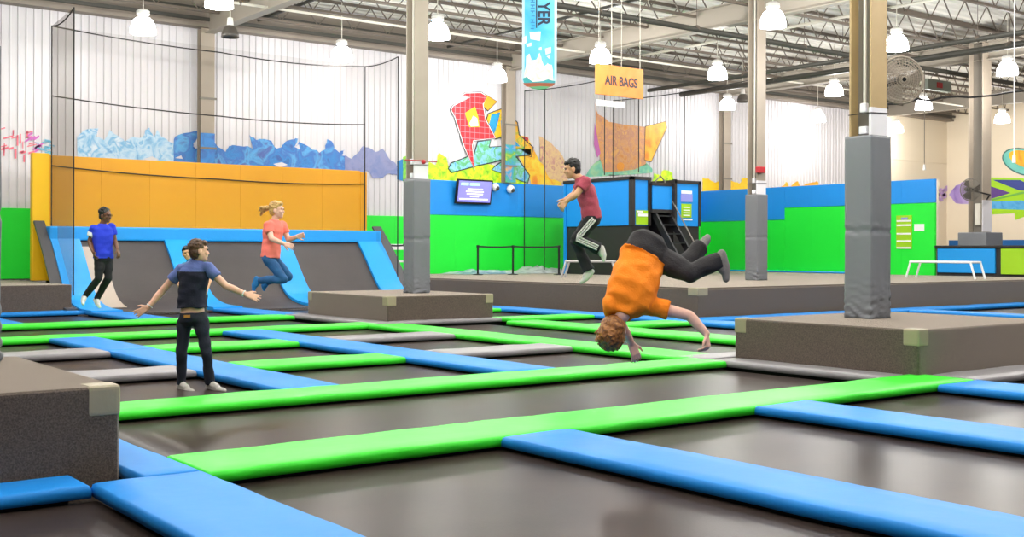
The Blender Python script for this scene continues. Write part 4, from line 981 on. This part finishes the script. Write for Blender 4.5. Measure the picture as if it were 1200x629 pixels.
def head(bm, c, up, fwd, k=1.0):
    s, f, u = frame_of(up, fwd); ax = (s, f, u)
    ell(bm, c+u*.028*k-f*.008*k, ax, (.074*k, .093*k, .088*k)); ell(bm, c-u*.03*k+f*.014*k, ax, (.062*k, .074*k, .082*k)); ell(bm, c-u*.082*k+f*.046*k, ax, (.036*k, .036*k, .030*k))
    cap(bm, c+u*.012*k+f*.080*k, c-u*.026*k+f*.094*k, .010*k, .014*k, 8)                     # nose
    cap(bm, c+u*.030*k+f*.082*k-s*.036*k, c+u*.030*k+f*.082*k+s*.036*k, .011*k, .011*k, 8)   # brow
    cap(bm, c-u*.056*k+f*.078*k-s*.020*k, c-u*.056*k+f*.078*k+s*.020*k, .010*k, .010*k, 8)   # lips
    for sg in (-1, 1):
        ell(bm, c+s*sg*.076*k-f*.008*k-u*.008*k, ax, (.012*k, .022*k, .034*k), 10)           # ears
        ell(bm, c+s*sg*.036*k+f*.062*k-u*.022*k, ax, (.026*k, .024*k, .026*k), 10)           # cheeks
def eyes(t, c, up, fwd, k=1.0):
    s, f, u = frame_of(up, fwd)
    for sg in (-1, 1):
        bm = B(); ell(bm, c+s*sg*.031*k+f*.083*k+u*.010*k, (s, f, u), (.013*k, .009*k, .008*k), 12); link('eye', bm, EYEM, t, smooth=True)
def hand(bm, wrist, d, pn, curl=.35, k=1.0, thumb=1):
    """palm, five fingers; d = direction of the hand, pn = palm normal, thumb side = thumb * (d x pn)"""
    d = d.normalized(); l = d.cross(pn).normalized(); pn = l.cross(d).normalized()
    w = V(wrist)
    for o in (-.026, -.009, .009, .026): cap(bm, w+d*.012*k+l*o*.7*k, w+d*.088*k+l*o*k, .0150*k, .0128*k, 10)
    for i, (o, L) in enumerate(((-.030, .058), (-.0105, .072), (.0105, .078), (.031, .070))):
        # index lies at the thumb side
        o2 = o*thumb; p = w+d*.090*k+l*o2*k; dd = (d+l*o2*4.5).normalized(); a = curl*(.7+.12*i)
        for sgm, fr in ((.45, .0095), (.32, .0085), (.23, .0078)):
            ax = dd.cross(pn)
            dd = (dd*math.cos(a)+pn.dot(pn)*pn*math.sin(a)).normalized(); q = p+dd*L*sgm*k; cap(bm, p, q, fr*k, fr*.93*k, 8); p = q; a = curl
    p = w+d*.03*k+l*.028*thumb*k
    q = p+(l*thumb*.75+d*.7+pn*.3).normalized()*.040*k; r = q+(d*.95+l*thumb*.3+pn*.25).normalized()*.030*k
    cap(bm, p, q, .0145*k, .0115*k, 8); cap(bm, q, r, .0112*k, .0092*k, 8)
SKIN = {n: mat('skin_'+n, c, .5, bump=.08, bscale=60, var=.08, vscale=9) for n, c in (('fair', '#e9b49a'), ('warm', '#d9a37c'), ('brown', '#6b4128'), ('pink', '#efbba6'))}
EYEM = mat('eye_dark', '#20150f', .2)
def mid(a, b, u=.5): return a.lerp(b, u)
def person(name_label, J, o):
    """J: joints in world metres; o: options"""
    t = empty('person', o['base'], name_label, 'person')
    k = o.get('k', 1.0); sk = o['skin']
    P, W, CH, N = J['pelvis'], J['waist'], J['chest'], J['neck']
    sh = (J['shL'], J['shR']); hp = (J['hipL'], J['hipR'])
    su = (sh[1]-sh[0]).normalized(); hu = (hp[1]-hp[0]).normalized()
    def ringd(c, u, axis, a, b):
        axis = axis.normalized(); u2 = (u-axis*u.dot(axis)).normalized(); v2 = axis.cross(u2).normalized(); return (c, u2, v2, a*k, b*k)
    lo_ax = (W-P).normalized(); up_ax = (N-CH).normalized(); md = (CH-W).normalized()
    wu = (su+hu).normalized()
    slim = o.get('slim', 1.0)
    # body: one continuous skin surface
    bm = B()
    loft(bm, [ringd(P-lo_ax*.05, hu, lo_ax, .12, .085), ringd(P+lo_ax*.04, hu, lo_ax, .145*slim, .095), ringd(W, wu, md, .125*slim, .088), ringd(CH, su, up_ax, .140*slim, .090), ringd(mid(CH, N, .65), su, up_ax, .115*slim, .068), ringd(N, su, up_ax, .055, .055)])
    HC, HU, HF = J['head'], J['headup'].normalized(), J['headfwd'].normalized()
    chain(bm, [mid(CH, N, .8), N, HC-HU*.05*k-HF*.01*k], [.06*k, .052*k, .050*k]); head(bm, HC, HU, HF, k)
    for i, sd in enumerate('LR'):
        S, E, Wr = sh[i], J['el'+sd], J['wr'+sd]
        chain(bm, [mid(mid(CH, N, .5), S, .45), S, mid(S, E, .4), E, mid(E, Wr, .3), Wr], [.05*k, .052*k, .048*k*slim, .038*k, .040*k, .026*k])
        hd = J.get('hd'+sd, Wr-E); pn = J['pn'+sd]
        hand(bm, Wr, hd, pn, o.get('curl'+sd, .35), k, o.get('thumb'+sd, 1))
        H, K, A = hp[i], J['kn'+sd], J['an'+sd]
        lg = .80*min(1, slim)*min(1, o.get('baggy', 1)); chain(bm, [H, mid(H, K, .5), K, mid(K, A, .35), A], [.080*k*lg, .076*k*lg, .060*k*lg, .056*k*lg, .034*k])
        T = J['to'+sd]; chain(bm, [A, mid(A, T, .5)+(A-K).normalized()*.015, A.lerp(T, .85)], [.032*k, .024*k, .014*k])
    remesh(bm, 'body', SKIN[sk], t, .0062, 2)
    eyes(t, HC, HU, HF, k)
    # shirt
    bm = B(); e = o.get('ease', 1.0); hem = o.get('hem', .0)
    loft(bm, [ringd(P+lo_ax*(.02-hem), hu, lo_ax, .178*slim*e, .122*e), ringd(P+lo_ax*(.07-hem*.5), hu, lo_ax, .172*slim*e, .120*e), ringd(W, wu, md, .160*slim*e, .112*e), ringd(mid(W, CH), su, md, .172*slim*e, .118*e), ringd(CH, su, up_ax, .182*slim, .122), ringd(mid(CH, N, .55), su, up_ax, .165*slim, .102), ringd(mid(CH, N, .85), su, up_ax, .092, .074), ringd(N+up_ax*.012, su, up_ax, .064, .064)], expo=2.5)
    sl = o.get('sleeve', .62)
    for i, sd in enumerate('LR'):
        S, E = sh[i], J['el'+sd]; Q = S.lerp(E, sl); dd = (Q-S).normalized()
        chain(bm, [mid(mid(CH, N, .4), S, .3), S], [.072*k, .068*k])
        bar(bm, S-dd*.02, Q, .070*k, .071*k*slim, 18)
        bmesh.ops.create_icosphere(bm, subdivisions=2, radius=.070*k, matrix=Matrix.Translation(S))
    remesh(bm, 'shirt', o['shirt'], t, .0085, 3, wr=o.get('swr', .010), wscale=11, pick=o.get('pick'))
    # trousers
    bm = B(); pb = o.get('baggy', 1.0)
    rise = o.get('rise', .07)
    loft(bm, [ringd(P+lo_ax*rise, hu, lo_ax, .152*slim, .108), ringd(P+lo_ax*(rise-.05), hu, lo_ax, .162*slim, .116), ringd(P-lo_ax*.05, hu, lo_ax, .155*slim, .112), ringd(P-lo_ax*.10, hu, lo_ax, .10, .08)], expo=2.4)
    for i, sd in enumerate('LR'):
        H, K, A = hp[i], J['kn'+sd], J['an'+sd]; dd = (A-K).normalized()
        chain(bm, [H, mid(H, K, .45), K], [.094*k*slim, .084*k*pb*slim, .064*k*pb]); chain(bm, [K, mid(K, A, .35)], [.064*k*pb, .060*k*pb])
        bar(bm, mid(K, A, .35), A-dd*o.get('ankle', .0), .060*k*pb, o.get('cuff', .050)*k*pb, 18)
    remesh(bm, 'trousers', o['pants'], t, .0085, 3, wr=.011, wscale=9)
    # socks
    for sd in 'LR':
        K, A, T = J['kn'+sd], J['an'+sd], J['to'+sd]; bm = B(); sdir = (A-K).normalized(); fd = (T-A).normalized()
        heel = A+sdir*.045*k-fd*.035*k
        chain(bm, [A-sdir*.05*k, A+sdir*.01*k], [.041*k, .042*k]); cap(bm, A, heel, .040*k, .034*k); chain(bm, [heel, A.lerp(T, .45)+sdir*.03*k, T], [.034*k, .037*k, .026*k]); cap(bm, A, A.lerp(T, .5), .04*k, .034*k)
        remesh(bm, 'sock', o['sock'], t, .0075, 2)
    # hair
    s, f, u = frame_of(HU, HF); bm = B(); hr = o.get('hair_k', 1.0)*k
    ell(bm, HC+u*.045*k-f*.022*k, (s, f, u), (.083*hr, .096*hr, .086*hr)); ell(bm, HC+u*.0*k-f*.045*k, (s, f, u), (.078*hr, .066*hr, .085*hr))
    if o.get('fringe', True): ell(bm, HC+u*.085*k+f*.035*k, (s, f, u), (.066*hr, .055*hr, .036*hr))
    rnd = random.Random(o.get('seed', 1))
    for i in range(o.get('tufts', 60)):
        a = rnd.uniform(0, 6.283); b = rnd.uniform(.05, 1.45)
        n = s*math.cos(a)*math.sin(b)+f*math.sin(a)*math.sin(b)*1.0+u*math.cos(b)
        if n.dot(f) > .55 and n.dot(u) < .75: continue
        p = HC+u*.045*k-f*.022*k+s*n.dot(s)*.080*hr+f*n.dot(f)*.092*hr+u*n.dot(u)*.083*hr
        L = o.get('tuft', .02)*rnd.uniform(.6, 1.4)*k
        tip = (n+V((rnd.uniform(-.6, .6), rnd.uniform(-.6, .6), rnd.uniform(-.6, .6)))).normalized()
        cap(bm, p, p+tip*L, o.get('tuft_r', .016)*k, .006*k, 6)
    for pts, rs in o.get('hair_extra', []): chain(bm, pts, rs)
    remesh(bm, 'hair', o['hair'], t, .0075, 1, wr=.006, wscale=45)
    return t
def part_of(t, nm): return next(c for c in t.children if c.name.split('.')[0] == nm)
def joints(d0, table):
    J = {}
    for n, v in table.items(): J[n] = at_depth(v[0], v[1], d0+(v[2] if len(v) > 2 else 0))
    return J
def vdir(r, up, away): return RGT*r+UP*up+FWD*away      # a direction in photo terms: right, up, away from the camera
HAIR = {n: ramp_mat('hair_'+n, c, 40, .55) for n, c in (('auburn', ['#5c3212', '#8f5722', '#b0742f']), ('brown', ['#2c1a10', '#50341e', '#6a4a2c']), ('black', ['#0d0b0b', '#1b1717']), ('blond', ['#8a6230', '#c49a5a', '#d9b878']))}
cloth = lambda n, c, **kw: mat(n, c, .85, bump=.25, bscale=kw.pop('bs', 90), **kw)
SOCK = cloth('sock_white', '#d9d6d2'); SOCKG = cloth('sock_grey', '#cfc9c2')

# --- boy standing in the foreground, seen from behind
J = joints(11.9, dict(pelvis=(226, 371), waist=(225, 346), chest=(228, 322), neck=(231, 305), head=(233.5, 294.5, -.02),
    shL=(213, 315.5, .04), shR=(243.5, 314.5, -.04), hipL=(217, 376, .02), hipR=(235, 376, -.02),
    elL=(190, 341, .06), wrL=(174, 360, .0), elR=(265, 335, -.05), wrR=(288, 344.5, -.08),
    knL=(213, 414, .03), anL=(213, 450, .12), toL=(226, 458.5, -.06), knR=(242, 412, -.04), anR=(246.5, 449, .06), toR=(263, 457.5, -.1)))
J.update(headup=vdir(-.08, 1, .05), headfwd=vdir(.86, -.06, .42), pnL=vdir(.3, .3, .8), pnR=vdir(.0, -.5, .8), hdL=vdir(-.75, -.45, -.2), hdR=vdir(.95, -.28, -.1))
NAVY = cloth('navy_knit', '#17192e'); PERI = cloth('periwinkle_knit', '#5a6aa6')
zsplit = at_depth(228, 318, 11.9).z
cB = J['chest']; suB = (J['shR']-J['shL']).normalized()
def pick_boy(c):
    lat = (c-cB).dot(suB)
    return 1 if (c.z > zsplit or abs(lat) > .165 and c.z > zsplit-.17) else 0
boy = person('boy in navy and blue polo and dark jeans, arms spread, seen from behind', J, dict(base=(4.55, 11.4, ZB), skin='fair', shirt=[NAVY, PERI], pick=pick_boy, pants=cloth('dark_denim', '#1a1f30', var=.25, vscale=12), sock=SOCKG, hair=HAIR['brown'], k=.97, slim=.90, hem=-.075, rise=.05, baggy=.92, cuff=.055, curlL=.15, curlR=.12, thumbL=-1, thumbR=1, seed=3, tuft=.010, tuft_r=.009, tufts=120, hair_k=1.02, sleeve=.5, swr=.012))
bm = B(); c0 = J['pelvis']; 
la = (J['waist']-J['pelvis']).normalized(); hu = (J['hipR']-J['hipL']).normalized(); hu = (hu-la*hu.dot(la)).normalized(); fv = la.cross(hu)
if fv.dot(FWD) > 0: fv = -fv
pc = c0+la*.012+fv*.112-hu*.0
bm = B(); prism(bm, [pc+hu*a+la*b for a, b in ((-.035, -.014), (.035, -.014), (.035, .014), (-.035, .014))], fv*.006); o = link('waist_patch', bm, mat('leather_patch', '#c98a3a', .5), part_of(boy, 'trousers')); o['label'] = 'tan leather patch on the waistband'
for sd in 'LR':
    a, b = J['el'+sd], J['wr'+sd]; d_ = (b-a).normalized(); bm = B(); 
    q = b-d_*.02; n_ = d_.orthogonal().normalized(); m_ = d_.cross(n_)
    pts = [q+(n_*math.cos(i*.5236)+m_*math.sin(i*.5236))*.030 for i in range(13)]
    for p1, p2 in zip(pts[:-1], pts[1:]): bar(bm, p1, p2, .006, n=6)
    o = link('wristband', bm, M['white'], boy); o['label'] = 'pale wristband'

# --- person hidden behind the boy
J = joints(19.6, dict(pelvis=(231, 342), waist=(230, 331), chest=(228, 317), neck=(223, 304), head=(219.5, 297), shL=(217, 311), shR=(241, 311, .05), hipL=(226, 345), hipR=(237, 345), elL=(208, 320, -.05), wrL=(209, 331, -.2), elR=(246, 326), wrR=(243, 338, -.15),
    knL=(226, 365), anL=(226, 386), toL=(223, 390.5, -.2), knR=(238, 366), anR=(239, 386), toR=(242, 390.5, -.2)))
J.update(headup=vdir(-.15, 1, 0), headfwd=vdir(.25, -.05, -.95), pnL=vdir(1, 0, 0), pnR=vdir(-1, 0, 0))
person('person in teal shirt and dark trousers standing mostly hidden behind the boy', J, dict(base=(7.55, 18.85, ZB), skin='warm', shirt=[cloth('teal_knit', '#2f7f9a')], pants=cloth('charcoal_twill', '#33363b'), sock=SOCK, hair=HAIR['black'], slim=.95, thumbL=1, thumbR=-1, tuft=.01))

# --- man in the blue shirt at the ramp
J = joints(18.8, dict(pelvis=(121, 302), waist=(121, 289), chest=(120, 275), neck=(120, 263), head=(123.5, 253), shL=(110, 267.5, -.05), shR=(130.5, 266, .12), hipL=(117, 306, -.05), hipR=(126, 305, .05), elL=(105, 283, -.05), wrL=(109, 294.5, -.18), elR=(134.5, 282, .12), wrR=(137.5, 291.5, .0),
    knL=(115.5, 326, -.12), anL=(99.5, 347, .0), toL=(97.5, 356, -.18), knR=(127, 326, .0), anR=(113.5, 350, .15), toR=(117, 359.5, -.02)))
J.update(headup=vdir(.02, 1, 0), headfwd=vdir(.92, -.05, -.35), pnL=vdir(.8, 0, .4), pnR=vdir(-.7, 0, .2), hdL=vdir(.35, -.8, -.3), hdR=vdir(.3, -.9, -.1))
shM = J['shL']; elM = J['elL']
def pick_man(c):
    u = (c-shM).dot((elM-shM).normalized())/(elM-shM).length; off = ((c-shM)-(elM-shM).normalized()*(c-shM).dot((elM-shM).normalized())).length
    return 1 if u > .30 and off < .085 and (c-cM).dot(suM) < -.17 else 0
cM = J['chest']; suM = (J['shR']-J['shL']).normalized()
man = person('man in royal blue shirt and black trousers hopping before the ramp', J, dict(base=at_depth(110, 357, 18.8), skin='brown', shirt=[cloth('royal_knit', '#1f38c8'), M['white']], pick=pick_man, pants=cloth('black_jersey', '#131215'), sock=SOCK, hair=HAIR['black'], slim=.94, thumbL=1, thumbR=-1, tuft=.022, tufts=120, fringe=False, sleeve=.6, hem=.03, curlL=.5, curlR=.4, cuff=.048))
s_, f_, u_ = frame_of(J['headup'], J['headfwd']); bm = B(); hc = J['head']
for sg in (-1, 1):
    pts = [hc+s_*sg*.032+f_*.098+u_*.010+(s_*math.cos(i*.5236)*.022+u_*math.sin(i*.5236)*.017) for i in range(13)]
    for a, b in zip(pts[:-1], pts[1:]): bar(bm, a, b, .003, n=5)
    bar(bm, hc+s_*sg*.054+f_*.096+u_*.012, hc+s_*sg*.082-f_*.0+u_*.010, .003, n=5)
bar(bm, hc-s_*.01+f_*.102+u_*.012, hc+s_*.01+f_*.102+u_*.012, .003, n=5)
link('spectacles', bm, M['blackfab'], man)

# --- woman in the coral shirt, mid-jump, facing right
J = joints(15.4, dict(pelvis=(317, 299), waist=(318, 287), chest=(320, 271), neck=(322, 258.5), head=(324.5, 246.5), shL=(331, 264, .17), shR=(314.5, 264, -.13), hipL=(321, 303, .10), hipR=(314, 303, -.07), elL=(338, 281, .16), wrL=(347.5, 277.5, .05), elR=(318, 279.5, -.20), wrR=(332.5, 285.5, -.22),
    knL=(338, 324, .10), anL=(313, 330, .14), toL=(309.5, 339, .14), knR=(332.5, 327, -.08), anR=(303, 328.5, -.06), toR=(297.5, 339.5, -.06)))
J.update(headup=vdir(-.05, 1, 0), headfwd=vdir(.97, -.06, -.12), pnL=vdir(.1, -.2, -.9), pnR=vdir(.0, -.3, .9), hdL=vdir(.9, .25, -.1), hdR=vdir(.85, -.25, 0))
hb = J['head']
person('woman in coral shirt and blue jeans jumping with knees bent, fair ponytail flying', J, dict(base=at_depth(316, 330, 15.4), skin='pink', shirt=[cloth('coral_knit', '#ff7f70', var=.06)], pants=cloth('blue_denim', '#2a5f94', var=.3, vscale=10), sock=cloth('sock_blue', '#1f6fae'), hair=HAIR['blond'], slim=.86, thumbL=1, thumbR=-1, tuft=.008, tufts=20, fringe=True, sleeve=.55, hem=.05, curlL=.8, curlR=.6, k=.97, ease=1.0,
    hair_extra=[([at_depth(317.5, 244, 15.4), at_depth(313, 243.5, 15.4), at_depth(308.5, 246, 15.42), at_depth(305.5, 252, 15.44)], [.028, .036, .034, .014]), ([at_depth(313, 243.5, 15.4), at_depth(306, 243, 15.38), at_depth(303.5, 247, 15.4)], [.03, .022, .010])]))

# --- young man jumping, seen in profile facing left
J = joints(14.0, dict(pelvis=(693, 254), waist=(691, 241), chest=(686, 224), neck=(679, 209), head=(670, 198.5), shL=(686, 213, -.17), shR=(681, 214, .18), hipL=(694, 258, -.10), hipR=(691, 258, .10), elL=(675, 228, -.24), wrL=(663.5, 236, -.20), elR=(672, 228, .22), wrR=(662.5, 233.5, .06),
    knL=(675.5, 279.5, -.13), anL=(702.5, 291.5, -.10), toL=(707.5, 304, -.10), knR=(674.5, 284, .12), anR=(690, 317, .10), toR=(681, 330.5, .08)))
J.update(headup=vdir(-.12, 1, 0), headfwd=vdir(-.97, -.16, -.08), pnL=vdir(.2, -.2, .9), pnR=vdir(.2, -.2, -.9), hdL=vdir(-.55, -.75, .1), hdR=vdir(-.6, -.7, .1))
jm = person('young man in heather red shirt and black striped track trousers jumping before the booth', J, dict(base=at_depth(690, 331, 14), skin='warm', shirt=[cloth('heather_red', '#b0485a', var=.18, vscale=60)], pants=cloth('black_track', '#17171a'), sock=SOCKG, hair=HAIR['black'], thumbL=-1, thumbR=1, tuft=.014, sleeve=.58, hem=.05, curlL=.9, curlR=.9, cuff=.07, ankle=.0, baggy=1.08, k=1.0, slim=.96))
side = -FWD
for o_ in (-.028, 0, .028):
    H, K, A = J['hipL'], J['knL'], J['anL']; bm = B()
    pts = []
    for a, b, n_, ra, rb in ((H, K, 8, .100, .078), (K, A, 7, .076, .064)):
        d_ = (b-a).normalized(); sd = (side-d_*side.dot(d_)).normalized(); lat = d_.cross(sd)
        for i in range(n_): u = i/n_; pts.append(a.lerp(b, u)+sd*((ra+(rb-ra)*u)*1.04+.006)+lat*o_*(.9))
    for a, b in zip(pts[:-1], pts[1:]): cap(bm, a, b, .0105, .0105, 6)
    o = link('side_stripe', bm, mat('stripe_white', '#d8d4cf', .8) if o_ < -.02 else bpy.data.materials['stripe_white'], part_of(jm, 'trousers'), smooth=True)

# --- youth in orange, mid-somersault
J = joints(8.4, dict(pelvis=(759, 291, .30), waist=(752, 307, .24), chest=(741, 340, .06), neck=(730, 369, -.05), head=(720.5, 387, -.02),
    shL=(716, 357, -.02), shR=(767, 360, .06), hipL=(749, 292, .28), hipR=(776, 303, .32), elL=(730, 384, .22), wrL=(740, 402, .24), elR=(808, 369.5, .02), wrR=(828, 391, -.02),
    knL=(797, 314, .42), anL=(821, 289, .55), toL=(829, 278, .62), knR=(808, 320, .16), anR=(842, 305, .24), toR=(851, 327, .22)))
J.update(headup=vdir(-.42, -.88, -.12), headfwd=vdir(.45, -.30, .85), pnL=vdir(-.3, 0, .9), pnR=vdir(-.7, -.5, .3), hdL=vdir(.35, -.9, 0), hdR=vdir(.12, -.95, -.1))
person('youth with auburn hair in orange shirt and dark trousers, mid-somersault over the front pads', J, dict(base=at_depth(750, 415, 8.4), skin='pink', shirt=[cloth('orange_knit', '#f58300')], pants=cloth('charcoal_track', '#2b282a'), sock=cloth('sock_dark_grey', '#7d7876'), hair=HAIR['auburn'], thumbL=1, thumbR=-1, tuft=.012, tuft_r=.008, tufts=160, hair_k=1.24, sleeve=.40, hem=-.075, rise=.11, curlL=.45, curlR=1.1, cuff=.062, baggy=1.12, k=1.02, ease=1.06, slim=1.0, swr=.014, seed=8))
# ------------------------------------------------------------------ camera, world fill added for light bounced in the unseen half of the hall, exposure
cam = bpy.data.cameras.new('camera'); co = bpy.data.objects.new('camera', cam); COL.objects.link(co)
cam.sensor_fit = 'HORIZONTAL'; cam.sensor_width = 36; cam.lens = FPX/1200*36
cam.shift_x = 0; cam.shift_y = -(314.5-Y0)/1200; cam.clip_end = 200
co.location = (0, 0, EYE)
rm = Matrix((RGT, UP, -FWD)).transposed()      # columns: camera x, y, z
co.rotation_euler = (rm @ Matrix.Rotation(ROLL, 3, 'Z')).to_euler()
SC.camera = co
w = bpy.data.worlds.new('world'); SC.world = w; w.use_nodes = True
w.node_tree.nodes['Background'].inputs['Color'].default_value = (1, .985, .96, 1); w.node_tree.nodes['Background'].inputs['Strength'].default_value = .16
SC.view_settings.view_transform = 'Standard'; SC.view_settings.look = 'None'; SC.view_settings.gamma = 1; SC.view_settings.use_curve_mapping = False
SC.view_settings.exposure = -0.38
